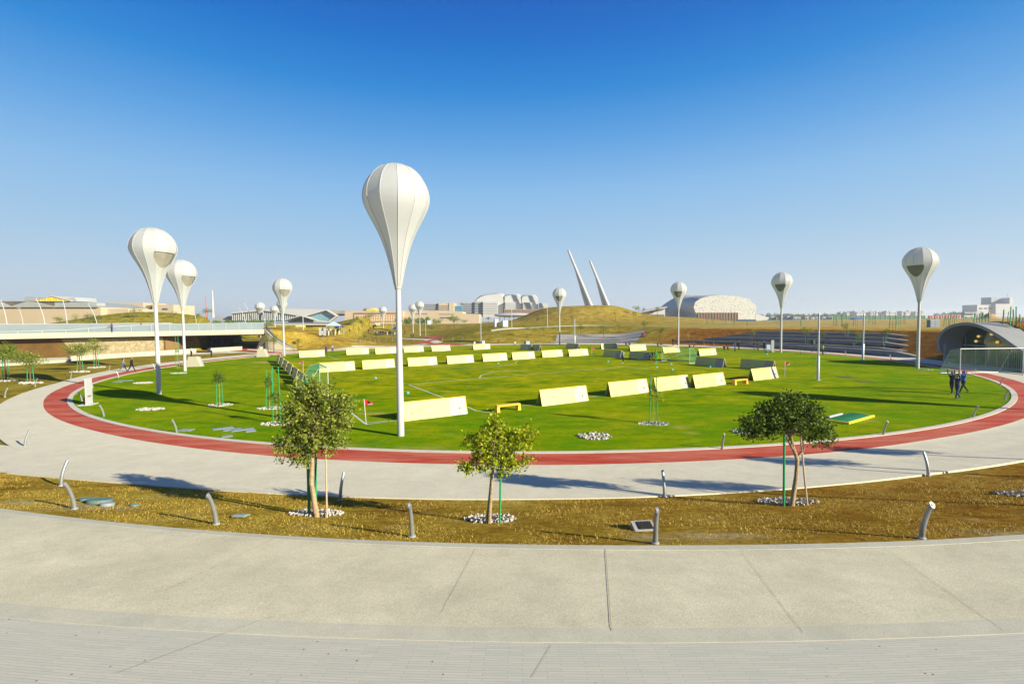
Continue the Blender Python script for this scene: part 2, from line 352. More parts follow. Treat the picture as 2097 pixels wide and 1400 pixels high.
# ---------------------------------------------------------------- the ground
def ground():
    r = np.concatenate([np.linspace(0.5, RAD-1, 8), np.arange(RAD-0.5, RAD+34, 0.4), np.arange(RAD+34, 260, 1.3), np.geomspace(261, 5200, 60)])
    n = 720; a = np.linspace(0, 2*np.pi, n, endpoint=False)
    A, Q = np.meshgrid(a, r); X = CX+Q*np.sin(A); Y = CY-Q*np.cos(A); Z = h(X, Y)
    s = Q-RAD; azd = np.degrees(np.arctan2(X-CX, -(Y-CY)))
    Z = Z-np.where(s < 6.0, 0.03, 0)
    V = np.c_[X.ravel(), Y.ravel(), Z.ravel()]
    i = np.arange(len(r)-1)[:, None]*n+np.arange(n)[None, :]; j = np.arange(len(r)-1)[:, None]*n+(np.arange(n)[None, :]+1) % n
    Fq = np.stack([i, j, j+n, i+n], -1).reshape(-1, 4)
    az = azd.ravel(); sv = s.ravel(); x = X.ravel(); y = Y.ravel()
    green = np.where(az < -24, 0.62, 0.12)
    green = np.where(np.abs(az) > 135, 0.55, green)
    green = np.where((np.abs(az) > 135) & (sv > 24) & (sv < 34), 0.85, green)
    green = np.where((y > 190), 0.45, green); green = np.where((x < 0) & (y > 135) & (y < 260), 0.8, green)
    green = np.maximum(green, 1.3*bell(x, y, -128, 172, 46, 26, 0.2))
    green = np.where((x < -20) & (x > -60) & (y > 95) & (y < 135), 0.28, green)
    green = np.where((az > 60) & (az < 140), 0.05, green)
    rust = ss(60, 75, az)*(1-ss(138, 150, az))*ss(3, 5, sv)*(1-ss(15, 18, sv))
    rust = np.maximum(rust, 0.7*ss(-8, 12, az)*(1-ss(60, 80, az))*ss(5, 7, sv))
    rust = np.maximum(rust, 0.10*ss(200, 225, y)*(x > -20)*(1-ss(320, 400, y)))
    rust = np.maximum(rust, 0.12*((x < -18) & (x > -62) & (y > 94) & (y < 240)))
    sand = ss(250, 330, y)*0.7
    for px_, py_, rx_, ry_ in ((190, 1038, 1.6, .5), (40, 1030, 1.2, .35), (2030, 1090, 1.1, .35), (1470, 1100, 1.4, .3), (1330, 1098, .7, .3), (1010, 1070, .5, .3)):
        sx_, sy_ = at(px_, py_); sand = np.maximum(sand, 0.85*np.clip(1.4*bell(x, y, sx_, sy_, rx_, ry_), 0, 1))
    sand = np.maximum(sand, 0.35*ss(60, 75, az)*(1-ss(140, 160, az))*ss(20, 30, sv))
    dim = ss(95, 120, y)*0.0
    o = raw_mesh('ground', V, Fq, mGround, smooth=True, attrs=dict(green=np.clip(green, 0, 1), rust=rust, sand=sand)); tag(o, kind='structure')
ground()
def ring(name, s_in, s_out, az0, az1, m, lift, rows=None, n=None, attr=None, skirt=True):
    """draped band round the bowl; s_in/s_out are numbers or tables (az, s)"""
    n = n or max(8, int((az1-az0)/0.5)); az = np.linspace(az0, az1, n+1)
    f = lambda q: np.full_like(az, q) if isinstance(q, (int, float)) else np.interp(az, [p[0] for p in q], [p[1] for p in q])
    a, b = f(s_in), f(s_out); rows = rows or max(1, int(np.max(b-a)/0.4))
    V = []
    for k in range(rows+1):
        s = a+(b-a)*k/rows; x = CX+(RAD+s)*np.sin(np.radians(az)); y = CY-(RAD+s)*np.cos(np.radians(az)); V.append(np.c_[x, y, h(x, y)+lift])
    if skirt:
        lo = V[-1].copy(); lo[:, 2] -= lift+0.12; V.append(lo); hi = V[0].copy(); hi[:, 2] -= lift+0.12; V.insert(0, hi)
    V = np.concatenate(V); R_ = len(V)//(n+1)
    i = np.arange(R_-1)[:, None]*(n+1)+np.arange(n)[None, :]
    Fq = np.stack([i, i+1, i+n+2, i+n+1], -1).reshape(-1, 4)[:, ::1]
    o = raw_mesh(name, V, Fq, m); return tag(o, kind='structure')
def lawn():
    r = np.concatenate([np.linspace(0.3, 40, 60), np.arange(40.5, RAD, 0.4), [RAD]]); n = 540; a = np.linspace(0, 2*np.pi, n, endpoint=False)
    A, Q = np.meshgrid(a, r); X = CX+Q*np.sin(A); Y = CY-Q*np.cos(A); Z = np.full_like(X, 0.03)
    i = np.arange(len(r)-1)[:, None]*n+np.arange(n)[None, :]; j = np.arange(len(r)-1)[:, None]*n+(np.arange(n)[None, :]+1) % n
    Fq = np.stack([i, j, j+n, i+n], -1).reshape(-1, 4)
    bare = np.zeros(X.size); x = X.ravel(); y = Y.ravel()
    for px, py, rx, ry in ((1290, 925, 1.6, .35), (860, 918, 2.4, .4), (690, 915, 1.6, .4), (1420, 918, 1.0, .25), (1395, 875, .7, .5), (1420, 888, .5, .35), (1820, 890, .7, .4), (770, 848, 1.8, .6), (545, 742, 4, 3), (960, 928, 1.2, .3), (1760, 860, .8, .6)):
        gx, gy = flat(px, py); bare = np.maximum(bare, 0.9*np.clip(1.3*bell(x, y, gx, gy, rx, ry)+rng.normal(0, .12, x.size)*(bell(x, y, gx, gy, rx*1.5, ry*1.5) > 0), 0, 1))
    o = raw_mesh('lawn', np.c_[x, y, Z.ravel()], Fq, mLawn, attrs=dict(bare=np.clip(bare, 0, 1), lush=ss(-20, -7, np.hypot(x-CX, y-CY)-RAD)*(1-ss(85, 110, y)))); tag(o, kind='structure')
lawn()
ring('lawn_kerb', 0.0, 0.32, -180, 180, mKerb, 0.06)
trk = [(-180, 1.9), (-120, 2.2), (-85, 2.4), (-70, 2.1), (-47, 1.6), (-30, 1.6), (-13, 1.95), (0, 2.0), (13, 1.85), (21, 1.6), (34, 1.6), (60, 1.9), (180, 1.9)]
ring('running_track', 0.32, trk, -180, 180, mTrack, 0.035)
pout = [(-180, 6), (-125, 7), (-105, 6.2), (-85, 5.5), (-66, 3.6), (-49, 4.0), (-36, 4.4), (-27, 5.4), (-21, 7.9), (-15.7, 7.4), (-11, 7.2), (-5, 7.05), (-2, 6.93), (1.5, 6.8), (6.5, 6.48), (13, 5.94), (18.3, 5.8), (40, 5.2), (70, 5.0), (88, 5.2), (100, 4.2), (120, 4.2), (180, 6)]
ring('footpath', trk, pout, -180, 180, mPath, 0.04)
def draped_strip(name, pts, wd, m, lift=0.045, sub=12, kind='structure'):
    P = [Vector((p[0], p[1], 0)) for p in pts]; Q = []
    for a, b in zip(P, P[1:]): Q += [a.lerp(b, k/sub) for k in range(sub)]
    Q.append(P[-1]); V = []
    W = np.interp(np.linspace(0, 1, len(Q)), np.linspace(0, 1, len(wd)), wd) if isinstance(wd, (list, tuple)) else [wd]*len(Q)
    nc = 6
    for i, p in enumerate(Q):
        d = (Q[min(i+1, len(Q)-1)]-Q[max(i-1, 0)]).normalized(); nr = Vector((-d.y, d.x, 0))
        for k in range(nc+1):
            c = p+nr*W[i]*(k/nc-.5); V.append((c.x, c.y, hz(c.x, c.y)+lift))
    Fq = [(i*(nc+1)+k, (i+1)*(nc+1)+k, (i+1)*(nc+1)+k+1, i*(nc+1)+k+1) for i in range(len(Q)-1) for k in range(nc)]
    o = raw_mesh(name, V, Fq, m); return tag(o, kind=kind)
draped_strip('side_path', [(-15.5, 19.3), (-24, 20.4), (-60, 31)], 4.7, mPath, 0.033)
ring('plaza_kerb', [(-60, 10.7), (-14, 11.5), (-5, 12.1), (5, 12.5), (30, 12.8)], [(-60, 10.95), (-14, 11.75), (-5, 12.35), (5, 12.75), (30, 13.05)], -60, 30, mBand, 0.055)
ring('plaza', [(-60, 10.95), (-14, 11.75), (-5, 12.35), (5, 12.75), (30, 13.05)], 15.35, -60, 30, mPlaza, 0.05)
ring('plaza_band', 15.35, 15.67, -60, 30, mBand, 0.055)
ring('paved_slope', 15.67, 21, -60, 30, mTile, 0.05)

# ---------------------------------------------------------------- painted pitch lines
E1 = Vector((math.cos(R(31.2)), math.sin(R(31.2)), 0)); E2 = Vector((-math.sin(R(30)), math.cos(R(30)), 0))
def strip(mb, pts, wd=0.09, z=0.036):
    P = [Vector((p[0], p[1], 0)) for p in pts]; vs = []
    for i, p in enumerate(P):
        d = (P[min(i+1, len(P)-1)]-P[max(i-1, 0)]).normalized(); nrm = Vector((-d.y, d.x, 0))*wd/2
        vs += [(p.x+nrm.x, p.y+nrm.y, z), (p.x-nrm.x, p.y-nrm.y, z)]
    mb.add(vs, [(2*i, 2*i+1, 2*i+3, 2*i+2) for i in range(len(P)-1)])
NL = Vector((-8.3, 27.4, 0)); FL = Vector((-36.4, 77.5, 0)); LD = (FL-NL).normalized()
lm = MB()
strip(lm, [NL, FL], 0.12)
strip(lm, [flat(749, 870), flat(800, 863), flat(960, 845)], 0.1)
strip(lm, [flat(750, 866), flat(790, 863), flat(800, 864)], 0.09)
strip(lm, [flat(837, 788), flat(921, 820)], 0.1); strip(lm, [flat(837, 788), flat(1000, 773.5), flat(1200, 757.6), flat(1278, 751), flat(1330, 757)], 0.1)
strip(lm, [flat(958, 834), flat(975, 842), flat(1010, 846)], 0.1)
strip(lm, [flat(1206, 814), flat(1240, 808)], 0.09); strip(lm, [flat(1070, 831), flat(1107, 829)], 0.09)
strip(lm, [flat(*p) for p in [(982, 774), (985, 769), (995, 765.5), (1012, 762), (1040, 759.5), (1070, 758.5)]], 0.11)
cc = [(1058, 741), (1056, 744), (1045, 747), (1020, 750.5), (990, 753), (950, 753.5), (910, 752), (880, 750)]
strip(lm, [flat(*p) for p in cc], 0.1)
strip(lm, [flat(672, 729.5), flat(704, 740.5)], 0.1)
strip(lm, [flat(1540, 721), flat(1400, 724), flat(1345, 741)], 0.1)
tag(lm.build('pitch_markings', mLine, fixn=False), kind='structure')

# ---------------------------------------------------------------- balloon lamps
mFab = mat('off white balloon membrane', (0.62, 0.64, 0.64), 0.55, var=0.07, scale=0.5)
mFabIn = mat('balloon inner lining', (0.62, 0.61, 0.54), 0.7, var=0.1, scale=2)
def translucent(m, amt):
    t = m.node_tree; b = t.nodes['Principled BSDF']; out = t.nodes['Material Output']
    tr = t.nodes.new('ShaderNodeBsdfTranslucent'); tr.inputs['Color'].default_value = b.inputs['Base Color'].default_value[:]; mx = t.nodes.new('ShaderNodeMixShader'); mx.inputs[0].default_value = amt
    t.links.new(b.outputs[0], mx.inputs[1]); t.links.new(tr.outputs[0], mx.inputs[2]); t.links.new(mx.outputs[0], out.inputs['Surface'])
translucent(mFab, 0.50); translucent(mFabIn, 0.5)
mSeam = mat('balloon seam', (0.40, 0.40, 0.38), 0.6)
PROF = [(0, .02), (.006, .16), (.02, .33), (.04, .48), (.07, .63), (.11, .775), (.16, .895), (.21, .965), (.26, .998), (.31, .985), (.36, .925), (.41, .835), (.46, .735), (.51, .635), (.56, .545), (.61, .465), (.66, .40), (.71, .34), (.76, .288), (.81, .24), (.86, .198), (.91, .16), (.96, .125), (1, .098)]
mPane = mat('shaded lamp opening', (0.24, 0.225, 0.18), 0.7, var=0.25, scale=1.2)  # tone of the added panel imitates the shaded balloon interior
def balloon_lamp(hole_w=0.66):
    root = empty('balloon_lamp'); Hb, Rb, zt = 6.15, 1.62, 13.65
    MB().tube([(0, 0, -0.3), (0, 0, 2.5), (0, 0, 7.55)], [.175, .165, .125], 20).build('pole', mWhite, root, True)
    MB().lathe([(.13, 7.42), (.17, 7.44), (.17, 7.62), (.14, 7.66)], 20).build('collar', mFabIn, root, True)
    NU, NV = 168, 96; ts = np.linspace(0, 1, NV+1)**1.0; pr = np.interp(ts, [p[0] for p in PROF], [p[1] for p in PROF])
    # smooth the profile a little
    for _ in range(3): pr[1:-1] = 0.25*pr[:-2]+0.5*pr[1:-1]+0.25*pr[2:]
    V = []; G = 12
    for t, q in zip(ts, pr):
        for k in range(NU):
            a = 2*math.pi*k/NU; g = (a*G/(2*math.pi)) % 1.0
            rad = q*Rb*math.cos(math.pi/G)/math.cos((g-0.5)*2*math.pi/G)*1.01
            V.append((rad*math.cos(a), rad*math.sin(a), zt-t*Hb))
    outer, = [MB()]; inner = MB(); n = NU
    keep = []; pane = []
    for i in range(NV):
        for k in range(NU):
            a = (2*math.pi*(k+.5)/NU+math.pi) % (2*math.pi)-math.pi; z = ts[i]
            # opening: flat top edge, tapering to a rounded bottom
            zz = (z-0.335)/0.205
            inside = 0 <= zz <= 1 and abs(a) < hole_w*math.sqrt(max(0, 1-zz**2.4))*(0.86+0.14*min(1, zz*5))
            if inside: pane.append((i*n+k, i*n+(k+1) % n, (i+1)*n+(k+1) % n, (i+1)*n+k))
            else: keep.append((i*n+k, i*n+(k+1) % n, (i+1)*n+(k+1) % n, (i+1)*n+k))
    outer.add(V, keep)
    o = outer.build('balloon_shell', mFab, root, True, fixn=False); o.data.set_sharp_from_angle(angle=R(15))
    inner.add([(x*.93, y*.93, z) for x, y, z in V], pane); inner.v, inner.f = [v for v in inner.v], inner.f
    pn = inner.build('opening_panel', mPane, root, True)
    sm = MB()
    for g in range(G):
        a = 2*math.pi*g/G
        runs = [[]]
        for t, q in list(zip(ts, pr))[1::3]:
            zz = (t-0.335)/0.205; rel = (a+math.pi) % (2*math.pi)-math.pi
            if 0 <= zz <= 1 and abs(rel) < hole_w*math.sqrt(max(0, 1-zz**2.4)): runs.append([]); continue
            rr_ = q*Rb*1.01+0.003
            runs[-1].append((rr_*math.cos(a), rr_*math.sin(a), zt-t*Hb))
        for rn in runs:
            if len(rn) > 1: sm.tube(rn, 0.016, 5, cap=False)
    sm.build('seam', mSeam, root, True, fixn=False)
    return root
BL = [(821, 893, 1, 'nearest and largest balloon lamp, standing beside the near touchline'),
      (326, 808, 0, 'second largest balloon lamp, overlapping a smaller one at its right'),
      (379, 760, 0, 'balloon lamp partly hidden behind the taller one at the left of the lawn'),
      (582, 729, 0, 'balloon lamp in front of the dry slope beside the underpass mouth'),
      (1146, 706, 0, 'small balloon lamp at the far edge of the lawn left of the leaning towers'),
      (1389, 711, 0, 'balloon lamp at the far lawn edge before the white dome'),
      (1599, 722, 0, 'balloon lamp right of the white dome, its shaded opening brownish'),
      (1879, 755, 0, 'large balloon lamp beside the arched glass pavilion on the right')]
lamp0 = None
def place_lamp(x, y, z, ang, label):
    global lamp0
    if lamp0 is None: lamp0 = balloon_lamp(); o = lamp0
    else: o = copy_tree(lamp0)
    o.location = (x, y, z); o.rotation_euler = (0, 0, ang); tag(o, label, 'lamp', 'white balloon lamps'); return o
for px, py, kk, lb in BL:
    x, y = flat(px, py); a = math.atan2(CY-14-y, CX-x)+(0 if kk == 0 else 0)
    a = {326: R(-18), 379: R(-20), 582: R(-48), 1146: R(-100), 1389: R(-116), 1599: R(-130), 1879: R(-152)}.get(px, a)
    place_lamp(x, y, 0, a, lb)
for px, top, Y, zb, lb in ((532, 618, 166, 0, 'far balloon lamp in front of the long glass library, left of its neighbour'), (562, 625, 192, 0, 'far balloon lamp with a visible grey opening in front of the library'),
                       (577, 612, 160, 0, 'far balloon lamp mostly hidden behind the near one by the dry slope'), (784, 627, 202, 0, 'tiny balloon lamp left of the biggest lamp post'),
                       (845, 622, 190, 0, 'left of the two far balloon lamps standing close together'), (859, 616, 180, 0, 'right of the two far balloon lamps standing close together')):
    x, y, z = dist(px, top, Y); place_lamp(x, y, z-13.65, math.atan2(-1, .4), lb)

# ---------------------------------------------------------------- curved bollards
mLens = mat('bollard lamp lens', (0.34, 0.34, 0.36), 0.4)
def bollard():
    root = empty('bollard_light'); pts = []; n = 9
    for i in range(n+1):
        t = i/n; pts.append((0.20*t**2.0, 0, 0.74*t-0.06*(1-t)))
    b = MB(); rad = [0.052-0.012*i/n for i in range(n+1)]; b.tube(pts, rad, 14, cap=True)
    # slanted cut at the head
    vs = b.v; k0 = n*14
    for k in range(14):
        x, y, z = vs[k0+k]; vs[k0+k] = (x, y, z+ (0.20-x)*0.95-0.02)
    b.build('post', mBoll, root, True)
    l = MB(); cx = 0.205
    l.slab([(0.2+0.024*math.cos(t), 0.024*math.sin(t), 0.7215-0.0228*math.cos(t)) for t in np.linspace(0, 2*math.pi, 12, endpoint=False)], (0.006, 0, 0.004)); l.build('lens', mLens, root)
    MB().lathe([(.075, -.02), (.075, .012), (.055, .018)], 14).build('base_plate', mGrey, root, True)
    return root
boll0 = bollard(); used = [False]
def place_bollard(px, py, out, label, group, sc_=1.0):
    x, y = at(px, py); o = boll0 if not used[0] else copy_tree(boll0); used[0] = True
    a = math.atan2(y-CY, x-CX)+(0 if out else math.pi); o.location = (x, y, hz(x, y)+0.02); o.rotation_euler = (0, 0, a+random.uniform(-.15, .15)); o.scale = (sc_,)*3
    tag(o, label, 'bollard', group)
ordn = ['first', 'second', 'third', 'fourth', 'fifth', 'sixth', 'seventh', 'eighth', 'ninth', 'tenth', 'eleventh', 'twelfth', 'thirteenth', 'fourteenth']
for k, p in enumerate([(153, 1042), (443, 1075), (844, 1100), (1342, 1113), (1887, 1103)]):
    place_bollard(*p, True, ordn[k]+' curved metal bollard from the left along the foreground dry grass strip by the plaza', 'bollards along the plaza edge', 1.0 if k else .96)
for k, p in enumerate([(125, 995), (697, 1024), (1361, 1018), (1901, 974)]):
    place_bollard(*p, False, ordn[k]+' curved bollard from the left on the near edge of the pale path', 'bollards along the outer path edge')
for k, p in enumerate([(213, 853), (362, 887), (1479, 921), (1809, 892), (1993, 857), (2058, 820), (2048, 791), (1993, 768)]):
    place_bollard(*p, True, ordn[k]+' curved bollard from the left just inside the near lawn kerb', 'bollards inside the lawn kerb')
for k, p in enumerate([(168, 822), (190, 795), (243, 774), (317, 757)]):
    place_bollard(*p, True, ordn[k]+' of the small bollards up the left lawn kerb, counted from the race sign', 'bollards up the left kerb')
for k, p in enumerate([(51, 915), (10, 813), (72, 791), (145, 774), (223, 760)]):
    place_bollard(*p, False, ordn[k]+' of the curved bollards on the left grass beyond the path', 'bollards on the left grass')
for k, p in enumerate([(1733, 729), (1640, 726), (1825, 738), (1847, 725), (1749, 711), (1811, 712), (1502, 712), (1462, 707), (1442, 706), (1250, 701)]):
    place_bollard(*p, False, ordn[k]+' of the far small bollards before the stepped walls, counted from the tall grey pole', 'bollards round the far path')
for k, px in enumerate([728, 738, 747, 757, 768, 776, 790, 803, 831, 848, 886, 906, 927, 947]):
    x, y = at(px, 701-0.02*(px-728)); 
    o = copy_tree(boll0); o.location = (x, y, hz(x, y)); o.scale = (1.3,)*3; o.rotation_euler = (0, 0, random.uniform(-.5, .5))
    tag(o, ordn[k]+' of the tiny far bollards along the winding path left of centre', 'bollard', 'bollards by the winding path')

# ---------------------------------------------------------------- yellow A-frame boards
def board_material(name, c1, c2, edge, sx):
    g = NG(name, 0.5, 0.35); o = g.sep()
    d = g.math('ADD', g.math('POWER', g.math('MULTIPLY', g.math('SUBTRACT', o[0], sx), 1.0), 2.0), g.math('POWER', g.math('SUBTRACT', o[2], 0.45), 2.0))
    k = g.ramp(d, [(0.56, 1.0), (0.60, 0.0)])
    c = g.mix(k, c1, c2); c = g.mix(0.35, c, g.ramp(g.noise(1.2, 6, (1, 1, 3)), [(0.3, (0.80, 0.80, 0.78)), (0.7, (1.0, 1.0, 1.0))]), 'MULTIPLY')
    g.color(c); return g.m
mBY = board_material('yellow hoarding panel', (0.50, 0.455, 0.13), (0.29, 0.285, 0.25), None, 1.62)
mBY2 = board_material('yellow hoarding panel back', (0.50, 0.455, 0.13), (0.29, 0.285, 0.25), None, 1.50)
mYel = mat('bright yellow edge', (0.80, 0.55, 0.03), 0.5, var=0.1)
mOr = mat('orange yellow plastic', (0.85, 0.42, 0.02), 0.45, var=0.1)
mInk = mat('faded black print', (0.10, 0.10, 0.09), 0.6)
mWoodDark = mat('raw board inside', (0.10, 0.05, 0.02), 0.9)
def board(L=4.1, Hh=1.06, wd=0.34):
    root = empty('advertising_board')
    for sgn, m in ((-1, mBY), (1, mBY2)):
        b = MB(); y0, y1 = sgn*wd, sgn*0.02; x0, x1 = -L/2, L/2
        b.slab([(x0, y0, 0), (x1, y0, 0), (x1, y1, Hh), (x0, y1, Hh)], (0, -sgn*0.028, -0.01)); p = b.build('panel', m, root)
        e = MB(); z = 0.52; yy = sgn*(wd*(1-z/Hh)+0.012)
        for q in range(3): e.box((-0.98*sgn*-1-0.07+q*0.075, yy-sgn*0.0, z), (0.05, 0.012, 0.055))
        e.box((-0.98*sgn*-1, yy+sgn*0.022, z-.06), (0.26, 0.012, 0.02)); e.build('emblem', mInk, p)
        for xx in (x0+.02, x1-.02): MB().tube([(xx, sgn*(wd-.01), 0.01), (xx, sgn*0.03, Hh-0.01)], 0.02, 6).build('edge_trim', mYel, p)
    MB().box((0, 0, Hh+0.004), (L, 0.07, 0.03)).build('ridge_strip', mYel, root)
    c = MB(); 
    for xx in (-L/2+.5, L/2-.5): c.box((xx, 0, .4), (.04, .58, .05))
    c.build('cross_brace', mWoodDark, root)
    return root
board0 = board(); bused = [False]
def place_board(x, y, ang, label, group, sc_=(1, 1, 1)):
    o = board0 if not bused[0] else copy_tree(board0); bused[0] = True
    o.location = (x, y, 0.03); o.rotation_euler = (0, 0, ang); o.scale = sc_; tag(o, label, 'board', group); return o
def board_px(pl, pr, ang, label, group, flip=1, half=2.05):
    # bottom corners of the face seen by the camera
    a = Vector(flat(*pl)+(0,)) if False else Vector((*flat(*pl), 0)); b = Vector((*flat(*pr), 0)); m = (a+b)/2
    d = Vector((math.cos(ang), math.sin(ang), 0)); nrm = Vector((-d.y, d.x, 0))
    m = m+nrm*0.34; place_board(m.x, m.y, ang, label, group)
A1 = R(31.5)
def nb(pr, lb):
    b = Vector((*flat(*pr), 0)); d = Vector((math.cos(A1), math.sin(A1), 0)); m = b-d*2.05+Vector((-d.y, d.x, 0))*0.34
    place_board(m.x, m.y, A1, lb, 'boards along the near touchline')
nb((958, 848), 'big yellow board right behind the foot of the nearest balloon lamp')
nb((1206, 821), 'yellow board in the near row, right of the small bench behind the little yellow-green tree')
nb((1330, 804), 'yellow board in the near row just left of the green-staked sapling')
nb((1414, 794), 'yellow board in the near row behind the green-staked sapling')
nb((1487, 788), 'yellow board in the near row just left of the orange-yellow bench')
nb((1595, 774), 'yellow board with a square grey end, right end of the near row')
for k, (l, r_) in enumerate([((656, 763), (726, 758)), ((741, 757), (811, 752)), ((834, 751), (898, 746.5)), ((914, 746), (973.7, 742)), ((987, 741.6), (1042, 737)), ((1048, 737), (1098.5, 734)), ((1109, 732), (1156, 730)), ((1164, 730), (1208, 727.5))]):
    board_px(l, r_, R(33), ordn[k]+' yellow board from the left in the far touchline row of the near pitch', 'boards along the far touchline')
for k, (l, r_) in enumerate([((613, 733), (666, 729.5)), ((709, 727), (757, 724.5)), ((771, 725), (812, 723)), ((827, 722), (869, 720)), ((884, 719.6), (924, 718)), ((969, 715.8), (1006, 715))]):
    board_px(l, r_, R(36), ordn[k]+' yellow board from the left in the hindmost row by the far path', 'boards at the back of the lawn')
for k, (l, r_, a) in enumerate([((1232, 714), (1266, 714.6), 28), ((1291, 719), (1325, 717.5), 30), ((1360, 722.6), (1393, 721.5), 30), ((1432, 728.6), (1470, 727), 30)]):
    board_px(l, r_, R(a), ordn[k]+' of the lone sunlit yellow boards spread between the right goal and the far path', 'boards beyond the right goal')
AR = R(119.5-180)
for k, (l, r_) in enumerate([((1227, 729), (1278, 733)), ((1282, 733), (1333, 738)), ((1420, 746), (1484, 755)), ((1510, 752), (1588, 761))]):
    board_px(l, r_, AR, ['shaded olive-looking board at the far end of the right goal line', 'shaded board with the orange bag, left of the right goal', 'shaded board right beside the right goal, its red inside showing', 'shaded board behind the last board of the near row'][k], 'boards along the right goal line')
for k, (l, r_) in enumerate([((1060, 716), (1084, 717)), ((1074, 717.5), (1101, 718)), ((1152, 714), (1180, 715))]):
    p = Vector((*flat(*r_), 0)); place_board(p.x-.5, p.y+1.5, R(119.5-180), ['shaded back board left of the pair behind the far row', 'shaded back board right of the pair with a grey end', 'shaded board whose top just shows behind the far row'][k], 'shaded boards at the back of the lawn')
for k in range(9):
    t = 4.0+k*5.9
    if k == 2: t = 12.2
    if k == 3: t = 22.5
    p = NL+LD*t+Vector((-0.872, -0.489, 0))*0.95
    place_board(p.x, p.y, R(119.3-180), ordn[k]+' board from the near corner flag in the end-on row along the left goal line', 'boards along the left goal line')

# benches
def bench(px, py, ang, label, L=1.7):
    x, y = flat(px, py); root = empty('bench', (x, y, 0.03), ang, label, 'bench', 'orange yellow plastic benches')
    MB().slab([(-L/2, -.18, .44), (L/2, -.18, .44), (L/2, .18, .44), (-L/2, .18, .44)], (0, 0, -.09)).build('seat', mOr, root)
    for s in (-1, 1):
        b = MB(); b.slab([(s*(L/2-.16), -.17, .352), (s*L/2, -.17, .352), (s*(L/2+.02), -.2, 0), (s*(L/2-.2), -.2, 0)], (0, .36, 0)); b.build('leg', mOr, root)
bench(1040, 842, R(29), 'orange-yellow bench half hidden behind the small yellow-green tree'); bench(1515, 787, R(28), 'orange-yellow bench before the gap at the right end of the near board row')

# ---------------------------------------------------------------- goals
mNet = mat('green goal net', (0.03, 0.30, 0.15), 0.7)
mNetW = mat('pale goal net', (0.35, 0.50, 0.42), 0.7)
def goal(loc, ang, label, Lg=4.75, Hg=2.05, dep=1.9, frame=None, zoff=0.0, group='goals', netm=None, dense=0.16):
    """mouth along local x, net goes back along +y"""
    frame = frame or mWhite; netm = netm or mNet
    root = empty('football_goal', (loc[0], loc[1], loc[2] if len(loc) > 2 else 0.03), ang, label, 'goal', group)
    f = 0.036
    for s in (-1, 1): MB().tube([(s*Lg/2, 0, 0), (s*Lg/2, 0, Hg)], f, 10).build('post', frame, root, True)
    MB().tube([(-Lg/2-f, 0, Hg+.0), (Lg/2+f, 0, Hg+.0)], f*1.05, 10).build('crossbar', frame, root, True)
    b = MB()
    for s in (-1, 1): b.tube([(s*Lg/2, 0, .04), (s*Lg/2, dep, .04)], .03, 8); b.tube([(s*Lg/2, 0, Hg-.02), (s*Lg/2, .75, Hg-.1), (s*Lg/2, dep, .05)], .02, 6)
    b.tube([(-Lg/2, dep, .04), (Lg/2, dep, .04)], .03, 8); b.build('ground_frame', frame, root, True)
    n = MB(); t = .007
    prof = [Vector((0, 0, Hg)), Vector((0, .75, Hg-.1)), Vector((0, dep, .05))]
    for x in np.arange(-Lg/2, Lg/2+.01, dense):
        n.tube([(x, p.y, p.z) for p in prof], t, 3, cap=False)
    for q in np.arange(0, 1.01, 0.06):
        p = prof[0].lerp(prof[1], q/0.3) if q < .3 else prof[1].lerp(prof[2], (q-.3)/.7)
        n.tube([(-Lg/2, p.y, p.z), (Lg/2, p.y, p.z)], t, 3, cap=False)
    for s in (-1, 1):
        for yy in np.arange(dense, dep, dense):
            top = Hg-.1*yy/.75 if yy < .75 else (Hg-.1)*(1-(yy-.75)/(dep-.75))+.05*(yy-.75)/(dep-.75)
            n.tube([(s*Lg/2, yy, .04), (s*Lg/2, yy, top)], t, 3, cap=False)
        for zz in np.arange(dense, Hg-.05, dense):
            yb = dep-(dep-.75)*zz/(Hg-.1)
            n.tube([(s*Lg/2, 0, zz), (s*Lg/2, max(yb, .1), zz)], t, 3, cap=False)
    n.build('net', netm, root, fixn=False)
    return root
gl = (Vector((*flat(655, 791), 0))); gd = -LD; gc = gl+gd*2.375
goal((gc.x, gc.y, .03), math.atan2(gd.y, gd.x)+math.pi, 'white goal with green net on the left goal line behind the leafy tree')
gr = Vector((*flat(1412, 745), 0)); gd2 = Vector((math.cos(R(119.5)), math.sin(R(119.5)), 0)); gc2 = gr+gd2*2.375
goal((gc2.x, gc2.y, .03), R(119.5-180), 'white goal with thin net at the right end of the near pitch')
# goal lying flat on its back
mYF = mat('yellow goal frame', (0.85, 0.70, 0.03), 0.45)
def flat_goal():
    a = Vector((*flat(1737, 870), 0)); b = Vector((*flat(1789, 855), 0)); d = b-a; c = (a+b)/2
    root = empty('small_goal', (c.x, c.y, 0.05), math.atan2(d.y, d.x), 'small goal lying on its back on the lawn, yellow frame and green net, right side', 'goal')
    L = d.length; W = 1.1
    MB().box((0, 0, .06), (L, .1, .1)).build('crossbar', mYF, root)
    for s in (-1, 1): MB().box((s*(L/2-.05), W/2+.05, .05), (.09, W, .09)).build('post', mYF if s > 0 else mYF, root)
    MB().box((-.3, W+.1, .12), (L*.5, .12, .12)).build('rear_bar', mWhite, root)
    n = MB()
    for x in np.arange(-L/2+.1, L/2-.05, .09): n.tube([(x, .06, .09), (x, W, .12)], .008, 3, cap=False)
    for y in np.arange(.1, W, .09): n.tube([(-L/2+.1, y, .1), (L/2-.1, y, .1)], .008, 3, cap=False)
    n.build('net', mNet, root, fixn=False)
flat_goal()

